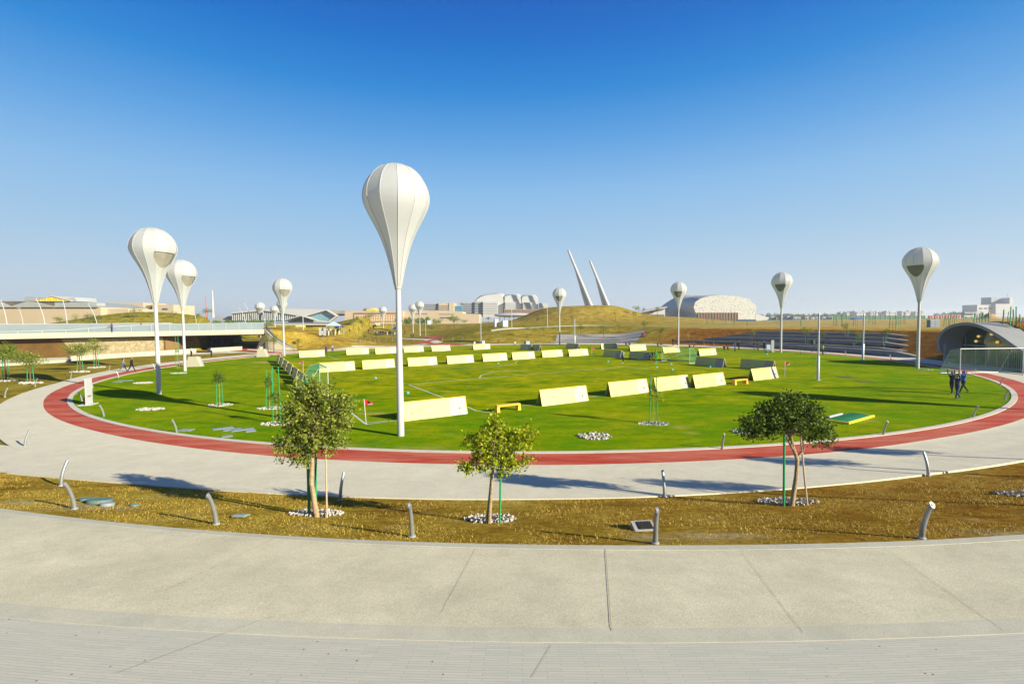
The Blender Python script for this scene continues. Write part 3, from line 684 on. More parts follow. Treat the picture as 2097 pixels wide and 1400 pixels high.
# ---------------------------------------------------------------- corner flags, cones, race sign
mRed = mat('red flag cloth', (0.60, 0.015, 0.02), 0.7, var=0.2, scale=8)
def flag(px, py, label, hgt=1.6, dirx=1, lean=0.0):
    x, y = flat(px, py); root = empty('corner_flag', (x, y, .03), 0, label, 'flag', 'red corner flags')
    MB().tube([(0, 0, -.05), (lean, 0, hgt)], .025, 8).build('flag_pole', mWhite, root, True)
    b = MB(); vs = []; n = 6
    for i in range(n+1):
        u = i/n; wv = .05*math.sin(u*6)
        vs += [(lean+dirx*(u*.46+.02), wv, hgt-.02-u*.17), (lean*.8+dirx*(u*.46+.02), wv+.015, hgt-.38+u*.05)]
    b.add(vs, [(2*i, 2*i+1, 2*i+3, 2*i+2) for i in range(n)]); b.add([(p[0], p[1]+.006, p[2]) for p in vs], [(2*i+2, 2*i+3, 2*i+1, 2*i) for i in range(n)])
    c = b.build('flag_cloth', mRed, root, fixn=False)
    e = MB(); e.slab([(lean+dirx*.2, -.03, hgt-.33), (lean+dirx*.46, -.045, hgt-.30), (lean+dirx*.46, -.045, hgt-.25), (lean+dirx*.24, -.03, hgt-.27)], (0, -.006, 0)); e.build('white_mark', mWhite, c)
flag(750, 870, 'red corner flag at the near left corner of the pitch', 1.45, 1, -.1); flag(621, 766, 'red flag on the left goal line beyond the goal', 1.5, -1)
flag(1607, 771, 'red corner flag at the right end of the near boards', 1.5); flag(1212, 727, 'red flag at the far end of the far touchline row', 1.3); flag(578, 739, 'small red flag at the far left corner of the pitch', 1.4, -1)
mCone = mat('cyan plastic cone', (0.05, 0.42, 0.60), 0.5)
for k, (px, py) in enumerate([(769, 775), (835, 806), (1374, 746), (1377, 758), (1454, 752), (1245, 741), (1310, 737), (1345, 753), (1020, 745), (1691, 723), (1570, 726)]):
    x, y = flat(px, py); o = MB().lathe([(.15, 0), (.14, .02), (.06, .14), (.05, .15), (.02, .15)], 14, cap=True).build('marker_cone', mCone, None, True)
    o.location = (x, y, .03); tag(o, ['blue marker cone left of the tall lamp post', 'blue marker cone just right of the tall lamp post', 'blue cone before the right goal', 'blue cone below the shaded boards in midfield', 'blue cone at the foot of the board beside the right goal', 'blue cone left of the player in light blue', 'blue cone before the shaded board with the orange bag', 'blue cone behind the tip of the staked sapling', 'blue cone at the foot of a far touchline board', 'blue cone near the tall grey pole', 'blue cone near the seated team equipment'][k], 'cone', 'blue marker cones')
# white race sign with red jerrycan behind it
def sign():
    x, y = flat(184, 829); root = empty('standing_sign', (x, y, .03), R(106), 'tall narrow white sign board on a flat foot beside the red track at far left', 'sign')
    MB().slab([(-.42, 0, .06), (.42, 0, .06), (.42, .0, 1.95), (-.42, .0, 1.95)], (0, .07, 0)).build('sign_panel', mWhite, root)
    MB().box((0, .03, 1.95), (.9, .10, .05)).build('top_rail', mWhite, root)
    MB().box((0, .1, .03), (1.05, .8, .06)).build('foot', mWhite, root)
    e = MB()
    for k in range(4): e.box((-.2+k*.12, -.008, .62), (.08, .012, .11-.02*(k % 2)))
    e.build('print', mInk, root)
    j = empty('jerrycan', (x-.45, y+.25, .03), R(40), 'red plastic canister leaning against the white sign', 'canister')
    MB().box((0, 0, .26), (.34, .22, .50)).build('canister_body', mRed, j); MB().tube([(0, 0, .5), (0, 0, .6)], .045, 8).build('cap', mRed, j); MB().tube([(-.1, 0, .5), (-.08, 0, .58), (.08, 0, .58), (.1, 0, .5)], .018, 6).build('handle', mRed, j)
sign()

# ---------------------------------------------------------------- trees
def leaf_mat(name, c1, c2, c3=None):
    m = bpy.data.materials.new(name); t, b = nodes(m); MATS[name] = m
    b.inputs['Roughness'].default_value = 0.55; b.inputs['Specular IOR Level'].default_value = 0.3
    g = t.nodes.new('ShaderNodeNewGeometry'); r = t.nodes.new('ShaderNodeValToRGB'); e = r.color_ramp.elements
    e[0].color = (*c1, 1); e[1].color = (*c2, 1)
    if c3: x = e.new(0.93); x.color = (*c3, 1); e[2].position = 1.0; e[1].position = 0.93; e[1].color = (*c2, 1); e[2].color = (*c3, 1)
    t.links.new(g.outputs['Random Per Island'], r.inputs[0]); t.links.new(r.outputs[0], b.inputs['Base Color'])
    tr = t.nodes.new('ShaderNodeBsdfTranslucent'); t.links.new(r.outputs[0], tr.inputs['Color']); mx = t.nodes.new('ShaderNodeMixShader'); mx.inputs[0].default_value = 0.35
    out = t.nodes['Material Output']; t.links.new(b.outputs[0], mx.inputs[1]); t.links.new(tr.outputs[0], mx.inputs[2]); t.links.new(mx.outputs[0], out.inputs['Surface']); return m
mLeafOlive = leaf_mat('dusty olive leaves', (0.09, 0.13, 0.010), (0.30, 0.33, 0.045))
mLeafYel = leaf_mat('yellow green leaves', (0.13, 0.19, 0.004), (0.40, 0.44, 0.010), (0.50, 0.34, 0.02))
mLeafDark = leaf_mat('dark green leaves', (0.030, 0.065, 0.006), (0.15, 0.22, 0.02))
mLeafMid = leaf_mat('mid green leaves', (0.06, 0.12, 0.010), (0.16, 0.26, 0.02))
def leaves(blobs, n, size, clump=14, spread=0.10, seed=1, droop=0.0, fill=0.55):
    g = np.random.default_rng(seed); wts = np.array([b[3]*b[4]*b[5] for b in blobs])**0.8; wts /= wts.sum()
    nc = max(1, n//clump); idx = g.choice(len(blobs), nc, p=wts); B = np.array(blobs)[idx]
    d = g.normal(size=(nc, 3)); d /= np.linalg.norm(d, axis=1)[:, None]; rr = g.uniform(fill**3, 1.0, nc)**(1/3)
    rr *= 1+g.normal(0, .10, nc); cen = B[:, :3]+d*rr[:, None]*B[:, 3:6]
    P = np.repeat(cen, clump, 0)+g.normal(0, spread, (nc*clump, 3)); N = len(P); P[:, 2] -= droop*np.abs(g.normal(0, 1, N))
    u = g.normal(size=(N, 3)); u /= np.linalg.norm(u, axis=1)[:, None]; t = g.normal(size=(N, 3)); v = np.cross(u, t); v /= np.linalg.norm(v, axis=1)[:, None]
    sz = size*g.uniform(.6, 1.3, N)[:, None]
    V = np.stack([P-u*sz*.5, P+v*sz*.28, P+u*sz*.5, P-v*sz*.28], 1).reshape(-1, 3)
    return V, np.arange(N*4).reshape(-1, 4), cen
def twigs(mb, base, cen, k, r0, seed=0, bend=0.15):
    g = random.Random(seed)
    for c in [cen[i] for i in g.sample(range(len(cen)), min(k, len(cen)))]:
        a = Vector(base); b = Vector(c); m = a.lerp(b, .5)+Vector((g.uniform(-bend, bend), g.uniform(-bend, bend), g.uniform(0, bend)))
        mb.tube([a, a.lerp(m, .5)+Vector((g.uniform(-.03, .03),)*3), m, b], [r0, r0*.75, r0*.5, r0*.2], 5)
def stone_ring(x, y, rx, ry, label, n=90, hole=0.45, size=.07, seed=3, soil=True):
    g = random.Random(seed); b = MB(); z0 = hz(x, y)
    for k in range(n):
        a = g.uniform(0, 2*math.pi); q = math.sqrt(g.uniform(hole*hole, 1)); px, py = x+rx*q*math.cos(a), y+ry*q*math.sin(a)
        r = size*g.uniform(.55, 1.25); z = hz(px, py)+r*.45
        q4 = Quaternion((g.random(), g.random(), g.random(), g.random())).normalized(); m3 = q4.to_matrix(); vs = []
        for v in ((1, 0, 0), (-1, 0, 0), (0, 1, 0), (0, -1, 0), (0, 0, 1), (0, 0, -1), (.7, .7, .5), (-.7, .6, -.5)):
            vs.append(Vector((px, py, z))+m3 @ Vector((v[0]*r*g.uniform(.8, 1.2), v[1]*r*g.uniform(.7, 1), v[2]*r*g.uniform(.5, .85))))
        b.add(vs, [(0, 2, 4), (2, 1, 4), (1, 3, 4), (3, 0, 4), (2, 0, 5), (1, 2, 5), (3, 1, 5), (0, 3, 5), (0, 6, 2), (6, 4, 2), (1, 7, 2)])
    if soil:
        vs = [(x, y, z0+.035)]
        for q in (.4, .78):
            vs += [(x+rx*q*math.cos(a), y+ry*q*math.sin(a), hz(x+rx*q*math.cos(a), y+ry*q*math.sin(a))+(.035 if q < .5 else .012)) for a in np.linspace(0, 2*math.pi, 20, endpoint=False)]
        b.add(vs, [(0, 1+k, 1+(k+1) % 20) for k in range(20)]+[(1+k, 21+k, 21+(k+1) % 20, 1+(k+1) % 20) for k in range(20)], 1)
    o = b.build('stone_ring', [mStone, mSoil], None, fixn=False); tag(o, label, 'stones', None, 'stuff')
def stake(p0, p1, r, m, root, tie=None):
    MB().tube([p0, p1], [r, r*.9], 8).build('support_stake', m, root, True)
def tree(px, py, trunk, blobs, n, size, lm_, bark, label, stakes=(), seed=1, cat='tree', group=None, sc_=1.0, clump=14, spread=.1, tr=.045, ntw=14, forks=(), loc=None, fill=.55, name='young_tree', pos=None):
    x, y = pos or at(px, py); root = empty(name, (x, y, hz(x, y)), 0, label, cat, group)
    V, Fq, cen = leaves(blobs, n, size, clump, spread, seed, fill=fill); tb = MB(); m = len(trunk)
    tb.tube(trunk, [tr*(1.15-.6*k/max(1, m-1)) for k in range(m)], 9)
    for f in forks: tb.tube(f, [tr*.7, tr*.5, tr*.3][:len(f)], 7)
    tb.build('trunk', bark, root, True); tw = MB(); twigs(tw, trunk[-1], cen, ntw, tr*.35, seed); 
    c = raw_mesh('crown', V, Fq, lm_, root); tw.build('twigs', bark, c, True, fixn=False)
    for p0, p1, r, mm in stakes: stake(p0, p1, r, mm, root)
    root.scale = (sc_,)*3; return root
GS, WS = mGreenStake, mWood
# the three foreground trees: local metres, x to the right, z up
tree(650, 1058, [(0, 0, -.1), (-.07, 0, .4), (-.13, 0, .9), (-.09, 0, 1.35), (-.08, 0, 1.7), (0, 0, 2.1)],
     [(-.45, 0, 1.75, .5, .45, .4), (.05, .1, 1.9, .55, .5, .45), (.1, 0, 2.4, .7, .6, .55), (-.3, 0, 2.5, .55, .5, .5), (.2, 0, 2.95, .5, .45, .45), (-.25, .1, 3.05, .45, .4, .35), (.55, 0, 2.15, .4, .4, .4), (.6, 0, 2.75, .45, .4, .35), (-.7, 0, 1.95, .3, .3, .3)],
     10500, .08, mLeafOlive, mBark, 'bushy olive-leaved tree with bending pale trunk, two green stakes and a bare wood stake', [((-.25, .12, -.1), (-.2, 0, 2.3), .038, GS), ((-.17, .3, -.1), (-.02, .1, 2.2), .034, GS), ((.27, -.1, -.1), (.25, 0, 2.0), .022, WS)], 11, 'tree', None, tr=.062, ntw=40,
     forks=[[(-.08, 0, 1.6), (-.4, .05, 2.0), (-.6, 0, 2.3)], [(-.07, 0, 1.7), (.3, 0, 2.2), (.5, 0, 2.8)]], fill=.30, spread=.065, clump=30)
tree(1003, 1073, [(-.02, 0, -.1), (.02, 0, .5), (.06, 0, 1.0), (.12, 0, 1.45)],
     [(.1, 0, 1.75, .5, .4, .3), (.45, 0, 1.95, .5, .4, .25), (-.2, 0, 2.0, .4, .35, .25), (.15, 0, 2.2, .35, .3, .25), (.0, 0, 1.45, .5, .35, .2), (.6, 0, 1.45, .45, .3, .16), (.85, 0, 2.05, .3, .25, .3), (.45, 0, 1.15, .35, .25, .14), (.1, 0, 2.4, .16, .1, .2), (-.45, 0, 1.4, .25, .2, .2)],
     4800, .08, mLeafYel, mBark, 'small yellow-green tree with sparse wide crown, middle of the foreground strip', [((-.08, .05, -.1), (.1, .05, 1.6), .026, GS), ((.23, 0, -.1), (.28, 0, 1.7), .024, GS)], 22, tr=.042, ntw=34, fill=.3, spread=.06, clump=24)
tree(1622, 1036, [(-.02, 0, -.1), (.03, 0, .3), (.10, 0, .8), (.12, 0, 1.25), (.0, 0, 1.6), (-.08, 0, 1.95)],
     [(-.85, 0, 2.25, .58, .5, .34), (-.45, 0, 2.38, .55, .5, .42), (.0, .1, 2.48, .58, .5, .42), (-.05, 0, 2.8, .4, .4, .25), (.5, 0, 2.2, .5, .45, .35), (.8, 0, 1.95, .34, .3, .28), (.3, 0, 2.55, .45, .4, .3), (-1.2, 0, 2.12, .26, .25, .27), (-.8, 0, 2.0, .5, .4, .17), (.65, 0, 1.72, .32, .3, .2)],
     10500, .08, mLeafDark, mBark, 'dense dark green umbrella-shaped tree with crooked trunk and one green stake, right foreground', [((-.22, 0, -.1), (-.24, 0, 2.1), .032, GS), ((.42, 0, -.1), (.16, 0, 2.2), .026, WS)], 33, tr=.06, ntw=46,
     forks=[[(.08, 0, 1.4), (-.2, 0, 1.9), (-.4, 0, 2.2)], [(.1, 0, 1.3), (.28, 0, 1.5), (.26, 0, 2.1)], [(0, 0, 1.6), (-.1, .05, 1.9), (-.3, 0, 2.2)]], fill=.3, spread=.07, clump=30)
for px, py, rx, ry, lb, sd in ((650, 1052, .68, .42, 'ring of white stones round the foot of the bushy olive-leaved tree', 5), (1003, 1064, .62, .5, 'ring of white stones round the foot of the yellow-green tree', 6), (1612, 1028, .78, .62, 'ring of white stones round the foot of the dark umbrella-shaped tree', 7)):
    stone_ring(*at(px, py), rx, ry, lb, 240, .42, .045, sd)
stone_ring(*at(2092, 1012), .6, .5, 'heap of white stones at the right picture edge on the dry grass', 90, .3, .05, 12)
for px, py, rx, ry, lb in ((1218, 895, .85, .75, 'empty ring of white stones on the lawn below the near boards'), (1537, 886, .95, .7, 'white stone patch on the lawn left of the dark tree'), (308, 839, .9, .5, 'white stone patch on the lawn below the left balloon lamps'), (293, 785, .9, .5, 'white stone patch on the lawn left of the front left lamp post'), (366, 765, .9, .5, 'white stone patch beside the rear left lamp post'), (1895, 758, .8, .4, 'thin white stone patch right of the big right lamp post')):
    stone_ring(*at(px, py), rx, ry, lb, 150, .15, .085, px)
# trees and a lamp standing just outside the picture on the right, whose shadows fall into it
for px_, (tx, ty), lb in ((61, (18.2, 15.2), 'olive tree beyond the right picture edge whose shadow crosses the pale path'), (62, (13.8, 11.3), 'second tree beyond the right picture edge beside the dry strip'), (63, (22.6, 16.6), 'third tree beyond the right picture edge')):
    tree(0, 0, [(0, 0, -.1), (.05, 0, .7), (-.04, 0, 1.4), (0, 0, 2.0)], [(-.5, 0, 2.3, .6, .5, .35), (.3, 0, 2.5, .6, .5, .4), (.7, .2, 2.2, .5, .4, .3), (-.1, -.2, 2.8, .5, .5, .3)], 4200, .08, mLeafOlive, mBark, lb, [((-.22, 0, -.1), (-.2, 0, 2.1), .032, GS)], px_, 'tree', None, tr=.055, ntw=30, fill=.3, spread=.08, clump=24, pos=(tx, ty))
place_lamp(57.5, 14.5, hz(57.5, 14.5), 2.4, 'balloon lamp far out of the picture on the right')
# staked saplings on the lawn
sap = [(450, 830, 1.0, mLeafDark, 'dark-leaved sapling between green stakes, left lawn', .95, 1.75, 1), (552, 836, 1.02, mLeafMid, 'sapling tied to green stakes, left of the bushy tree, farther one', 1.1, 1.45, 2), (567, 868, 1.1, mLeafMid, 'sapling with tall green stake right beside the bushy tree', .9, 1.6, 3), (1338, 869, 1.0, mLeafYel, 'thin sapling between two tall green stakes in front of the near boards', 1.2, 1.5, 4)]
def sapling(px, py, lm_, label, hb, seed, stk=2.0, bl=None, n=500, group='staked saplings on the lawn'):
    bl = bl or [(0, 0, hb, .22, .2, .3), (.1, 0, hb+.3, .2, .18, .3), (-.15, 0, hb+.05, .2, .15, .15), (.2, 0, hb-.1, .2, .15, .15)]
    tree(px, py, [(0, 0, -.05), (.02, 0, .6), (0, 0, hb)], bl, n, .085, lm_, mBark, label, [((-.22, 0, -.05), (-.16, 0, stk), .03, GS), ((.24, 0, -.05), (.17, 0, stk), .03, GS)], seed, 'sapling', group, clump=8, spread=.08, tr=.02, ntw=10, name='sapling')
sapling(450, 830, mLeafDark, sap[0][4], 1.9, 1, 1.9, [(-.05, 0, 2.1, .28, .25, .45), (.2, 0, 1.95, .3, .25, .3), (-.3, 0, 1.75, .25, .2, .08)], 800)
sapling(552, 836, mLeafMid, sap[1][4], 1.75, 2, 2.6, n=600); sapling(567, 868, mLeafMid, sap[2][4], 1.55, 3, 3.3, [(.12, 0, 1.5, .25, .2, .4), (-.25, 0, 1.55, .25, .2, .25)], 500)
sapling(1338, 869, mLeafYel, sap[3][4], 1.6, 4, 2.7, [(-.08, 0, 1.6, .22, .18, .4), (.25, 0, 1.55, .28, .2, .35), (0, 0, 2.1, .12, .1, .25)], 620)
for px, py, lb in ((450, 831, 'white stones round the dark-leaved sapling on the left lawn'), (554, 837, 'white stones round the farther of two saplings left of the bushy tree'), (566, 869, 'white stones round the nearer of two saplings left of the bushy tree'), (1338, 869, 'white stones round the thin sapling before the near boards')):
    stone_ring(*at(px, py), .85, .55, lb, 130, .45, .075, px)
# left lawn trees
def std_tree(px, py, hgt, wdt, lm_, label, seed, group, n=1400, stakes=True, lf=.13, lean=0.0, pos=None, bark=None):
    g = random.Random(seed); bl = []
    for k in range(5): bl.append((g.uniform(-.32, .32)*wdt+lean, g.uniform(-.3, .3)*wdt, hgt*(.62+.28*g.random()), wdt*g.uniform(.22, .36), wdt*g.uniform(.22, .36), hgt*g.uniform(.09, .17)))
    st = [((-.3, 0, -.1), (-.25, 0, hgt*.62), .04, GS), ((.3, .1, -.1), (.25, 0, hgt*.62), .04, GS)] if stakes else []
    return tree(px, py, [(0, 0, -.1), (.04, 0, hgt*.25), (-.03, 0, hgt*.45), (0, 0, hgt*.6)], bl, n, lf, lm_, bark or mBarkD, label, st, seed, 'tree', group, clump=9, spread=lf*1.1, tr=.02*hgt, ntw=14, pos=pos)
std_tree(12, 778, 4.1, 3.0, mLeafMid, 'green tree with reddish trunk cut by the left picture edge', 41, 'trees on the left grass', 2600)
std_tree(62, 783, 3.4, 2.9, mLeafOlive, 'staked olive-green tree second from the left edge, on the grass', 42, 'trees on the left grass', 2300)
std_tree(164, 760, 3.9, 3.2, mLeafOlive, 'bigger of two overlapping trees before the brown wall', 43, 'trees on the left grass', 2500)
std_tree(197, 750, 4.0, 2.7, mLeafOlive, 'right one of two overlapping trees before the brown wall', 44, 'trees on the left grass', 2000)
for px, py, lb in ((12, 780, 'left edge tree'), (62, 785, 'second tree from the left edge'), (164, 762, 'bigger tree before the brown wall'), (197, 753, 'right tree before the brown wall')):
    stone_ring(*at(px, py), 1.1, .7, 'white stones round the foot of the '+lb, 60, .3, .12, px+1)
sapling(364, 755, mLeafMid, 'green-staked sapling left of the rear left lamp post', 2.2, 9, 4.2, [(0, 0, 2.4, .25, .2, .4)], 160)
std_tree(549, 722, 3.6, 1.6, mLeafOlive, 'left of the two pale trees at the underpass mouth', 45, 'trees by the underpass', 900, False)
std_tree(561, 722, 3.5, 1.6, mLeafOlive, 'right of the two pale trees at the underpass mouth', 46, 'trees by the underpass', 900, False)

# ---------------------------------------------------------------- people
mSkin = mat('skin', (0.30, 0.16, 0.09), 0.6, var=0.1); mHair = mat('black hair', (0.015, 0.012, 0.01), 0.5); mShoe = mat('dark shoes', (0.03, 0.03, 0.03), 0.5)
mShoeW = mat('white shoes', (0.7, 0.7, 0.7), 0.5)
CL = {}
def cloth(name, c):
    if name not in CL: CL[name] = mat(name+' cloth', c, 0.85, var=0.25, scale=9)
    return CL[name]
cloth('black', (0.012, 0.012, 0.016)); cloth('navy', (0.015, 0.03, 0.12)); cloth('blue', (0.02, 0.09, 0.55)); cloth('light blue', (0.32, 0.52, 0.68)); cloth('white', (0.75, 0.75, 0.74))
cloth('green', (0.02, 0.28, 0.06)); cloth('red', (0.45, 0.03, 0.05)); cloth('grey', (0.25, 0.25, 0.27)); cloth('hi vis', (0.45, 0.75, 0.03)); cloth('orange', (0.7, 0.2, 0.03)); cloth('maroon', (0.18, 0.02, 0.04)); cloth('denim', (0.06, 0.10, 0.22)); cloth('beige', (0.45, 0.36, 0.24))
def person(x, y, z, ang, label, top='black', bot='black', pose='stand', hgt=1.75, long_hair=False, group='people around the sports lawn', sleeves=True, shoes=None, name='person', cap=None):
    """facing local +x; left is +y"""
    H = 1.0; hip = .52; J = {}
    lean = dict(walk=.03, run=.12, sit=-.12, carry=.0, lean=.1).get(pose, 0.0)
    la, ra, kl, kr = dict(stand=(.04, -.03, 0, 0), walk=(.42, -.36, .08, .35), run=(.6, -.7, .15, .9), sit=(1.35, 1.25, 1.6, 1.5), carry=(.30, -.25, .1, .3), lean=(.05, .0, 0, 0), stride=(.5, -.55, .1, .15)).get(pose)
    arm = dict(stand=((.12, .25), (-.05, .35)), walk=((-.4, .4), (.45, .5)), run=((-.7, 1.3), (.8, 1.4)), sit=((.6, .9), (.5, 1.0)), carry=((2.7, .35), (2.5, .5)), lean=((.7, .9), (.6, .9)), stride=((2.7, .3), (2.6, .4)), point=((1.2, .3), (.1, .3))).get(pose, ((.1, .3), (-.1, .3)))
    if pose == 'sit': hip = .10
    P = Vector((0, 0, hip)); up = Vector((math.sin(lean), 0, math.cos(lean)))
    chest = P+up*.20; neck = P+up*.305; head = P+up*.40+Vector((.01, 0, 0))
    vs, rs, es, reg = [], [], [], []
    def vtx(p, r): vs.append(Vector(p)*hgt); rs.append(r*hgt); return len(vs)-1
    def ed(a, b, m): es.append((a, b)); reg.append(m)
    ip = vtx(P, .072); wa = vtx(P+up*.09, .062); ic = vtx(chest, .082); ine = vtx(neck, .035); ih0 = vtx(P+up*.335, .034)
    ed(ip, wa, 1); ed(wa, ic, 0); ed(ic, ine, 0); ed(ine, ih0, 2)
    for s, th, kn in ((1, la, kl), (-1, ra, kr)):
        h0 = P+Vector((0, s*.052, -.02)); k = h0+Vector((math.sin(th), s*.01, -math.cos(th)))*.245
        t2 = th-kn; a = k+Vector((math.sin(t2), 0, -math.cos(t2)))*.235
        i1 = vtx(h0, .054); i2 = vtx(k, .037); i3 = vtx(a, .025); i4 = vtx(a+Vector((.035, 0, -.022)), .025); i5 = vtx(a+Vector((.10, 0, -.025)), .020)
        ed(ip, i1, 1); ed(i1, i2, 1); ed(i2, i3, 1); ed(i3, i4, 3); ed(i4, i5, 3)
    hands = []
    for s, (sh, el) in ((1, arm[0]), (-1, arm[1])):
        s0 = chest+up*.085+Vector((0, s*.098, 0)); e = s0+Vector((math.sin(sh), s*.12, -math.cos(sh)))*.165
        d2 = Vector((math.sin(sh+el), -s*.02, -math.cos(sh+el))); wr = e+d2*.145
        j1 = vtx(s0, .034); j2 = vtx(e, .024); j3 = vtx(wr, .016); j4 = vtx(wr+d2*.035, .019)
        ed(ic, j1, 0); ed(j1, j2, 0); ed(j2, j3, 0 if sleeves else 2); ed(j3, j4, 2); hands.append((wr+d2*.035, d2, s))
    me = bpy.data.meshes.new('tmp'); me.from_pydata(vs, es, []); ob = bpy.data.objects.new('tmp', me); C.objects.link(ob)
    md = ob.modifiers.new('s', 'SKIN'); md.use_smooth_shade = True
    for i, v in enumerate(me.skin_vertices[0].data): v.radius = (rs[i], rs[i]*(1.25 if i in (1, 2) else 1.0)); v.use_root = i == 0
    sb = ob.modifiers.new('u', 'SUBSURF'); sb.levels = 1; sb.render_levels = 1
    dg = bpy.context.evaluated_depsgraph_get(); m2 = bpy.data.meshes.new_from_object(ob.evaluated_get(dg)); bpy.data.objects.remove(ob); bpy.data.meshes.remove(me)
    nv = len(m2.vertices); V = [v.co.copy() for v in m2.vertices]; Fs = [tuple(p.vertices) for p in m2.polygons]; mi = []
    for f in Fs:
        c = sum((V[i] for i in f), Vector())/len(f); best = 0; bd = 1e9
        for (a, b), m in zip(es, reg):
            d = vs[b]-vs[a]; t = max(0, min(1, (c-vs[a]).dot(d)/max(d.length_squared, 1e-9))); q = (c-vs[a]-d*t).length-(rs[a]*(1-t)+rs[b]*t)
            if q < bd: bd = q; best = m
        mi.append(best)
    b = MB(); b.v = [tuple(v) for v in V]; b.f = Fs; b.mi = mi
    hc = head*hgt; b.ball(hc, (.058*hgt, .046*hgt, .070*hgt), 12, 9, 2)
    b.ball(hc+Vector((.058, 0, -.005))*hgt, (.012*hgt, .009*hgt, .015*hgt), 6, 4, 2)
    for s in (1, -1):
        b.ball(hc+Vector((.0, s*.047, -.003))*hgt, (.011*hgt, .006*hgt, .018*hgt), 6, 4, 2); b.ball(hc+Vector((.052, s*.018, .008))*hgt, (.006*hgt, .008*hgt, .004*hgt), 6, 4, 4)
    b.ball(hc+Vector((.052, 0, -.03))*hgt, (.006*hgt, .015*hgt, .004*hgt), 6, 4, 4)
    for wp, d2, s in hands:
        side = d2.cross(Vector((1, 0, 0))).normalized() if abs(d2.x) < .9 else Vector((0, 1, 0))
        for q, ln in enumerate((.034, .040, .037, .029)):
            p0 = (wp+side*(q-1.5)*.009+d2*.008)*hgt; p1 = p0+(d2*ln*.6)*hgt; p2 = p1+(d2*.75+Vector((.5, 0, 0))).normalized()*ln*.5*hgt
            b.tube([p0, p1, p2], [.0045*hgt, .004*hgt, .003*hgt], 5, 2)
        b.tube([(wp-d2*.02+side*.014)*hgt, (wp+side*.03+d2*.008)*hgt], [.005*hgt, .0035*hgt], 5, 2)
    root = empty(name, (x, y, z), ang, label, 'person', group)
    b.build('body', [CL[top], CL[bot], mSkin, shoes or mShoe, mHair], root, True, fixn=False)
    hb = MB(); hb.ball(hc+Vector((-.012, 0, .012))*hgt, (.057*hgt, .051*hgt, .068*hgt), 12, 8)
    hb.v = [(px_, py_, pz) if not (px_ > hc.x+.02*hgt and pz < hc.z+.035*hgt) else (hc.x+.018*hgt, py_*.9, pz) for px_, py_, pz in hb.v]
    if long_hair: hb.tube([hc+Vector((-.035, 0, .02))*hgt, hc+Vector((-.055, 0, -.06))*hgt, hc+Vector((-.06, 0, -.14))*hgt], [.045*hgt, .042*hgt, .02*hgt], 8)
    hb.build('hair', cap or mHair, root, True, fixn=False)
    return root
def ppl(px, py, *a, zl=.03, **k):
    x, y = at(px, py); return person(x, y, hz(x, y)+zl, *a, **k)
SITZ = .03
ppl(253, 761, R(25), 'person with long dark hair in grey top and jeans walking on the left path', 'grey', 'denim', 'walk', 1.66, True)
ppl(270, 762, R(5), 'person in long black jacket and trousers walking on the red track at left', 'black', 'black', 'walk', 1.82)
ppl(392, 731, R(80), 'person in white shirt and black trousers by the concrete ledge under the bridge', 'white', 'black', 'stand', 1.75)
ppl(433, 730, R(70), 'person in white shirt near the underpass mouth', 'white', 'black', 'stand', 1.72)
ppl(668, 727, R(-60), 'left of two dark-clad people walking behind the back boards', 'navy', 'black', 'walk', 1.78, shoes=mShoe)
ppl(681, 724, R(-70), 'right of two dark-clad people walking behind the back boards, in grey', 'grey', 'navy', 'walk', 1.74)
ppl(1276, 743, R(200), 'player in light blue shirt, black trousers and white shoes standing in midfield', 'light blue', 'black', 'stand', 1.76, shoes=mShoeW)
ppl(1343, 743, R(-100), 'person all in green standing before the right goal', 'green', 'green', 'stand', 1.74, shoes=mShoeW)
ppl(1378, 708, R(-90), 'person in black standing at the path behind the right goal', 'black', 'black', 'stand', 1.8)
ppl(1685, 727, R(180), 'person in a yellow-green safety vest behind the tall grey pole', 'hi vis', 'black', 'stand', 1.75)
for k, (px, py, t, b_, ps, lb) in enumerate([(1505, 720, 'blue', 'navy', 'stand', 'person in bright blue jacket by the team equipment'), (1513, 717, 'maroon', 'black', 'stand', 'person in dark red top beside the person in blue'), (1545, 718, 'black', 'denim', 'stand', 'left of two people in black near the small whiteboard'), (1552, 718, 'black', 'black', 'stand', 'right of two people in black near the small whiteboard'), (1565, 717, 'navy', 'black', 'stand', 'person in navy standing left of the small whiteboard'),
        (1282, 708, 'black', 'black', 'sit', 'left of two people in black sitting on the far kerb'), (1289, 708, 'black', 'navy', 'sit', 'right of two people in black sitting on the far kerb'), (1347, 710, 'black', 'grey', 'sit', 'left of two people sitting behind the right goal'), (1354, 710, 'black', 'white', 'sit', 'right of two people sitting behind the right goal'),
        (1412, 712, 'maroon', 'black', 'sit', 'person in dark red sitting right of the right goal'), (1421, 711, 'maroon', 'grey', 'sit', 'person in dark red leaning back right of the right goal'), (1483, 716, 'black', 'black', 'sit', 'left of two people in black sitting right of the lone boards'), (1490, 716, 'black', 'maroon', 'sit', 'right of two people in black sitting right of the lone boards'),
        (972, 706, 'white', 'beige', 'sit', 'person in white sitting on the far kerb left of the grey light pole'), (1020, 703, 'red', 'red', 'sit', 'person in red sitting by the far path'), (1055, 706, 'white', 'grey', 'sit', 'person in pale clothes sitting by the far path'), (1075, 706, 'maroon', 'black', 'sit', 'person in dark red sitting by a pale box on the far path')]):
    ppl(px, py, R(-90+random.uniform(-60, 60)), lb, t, b_, ps, 1.72)
ppl(1314, 688, R(-80), 'left of two people sitting on the brown hillside', 'navy', 'black', 'sit', 1.7); ppl(1320, 689, R(-80), 'person in red sitting on the brown hillside', 'red', 'red', 'sit', 1.7)
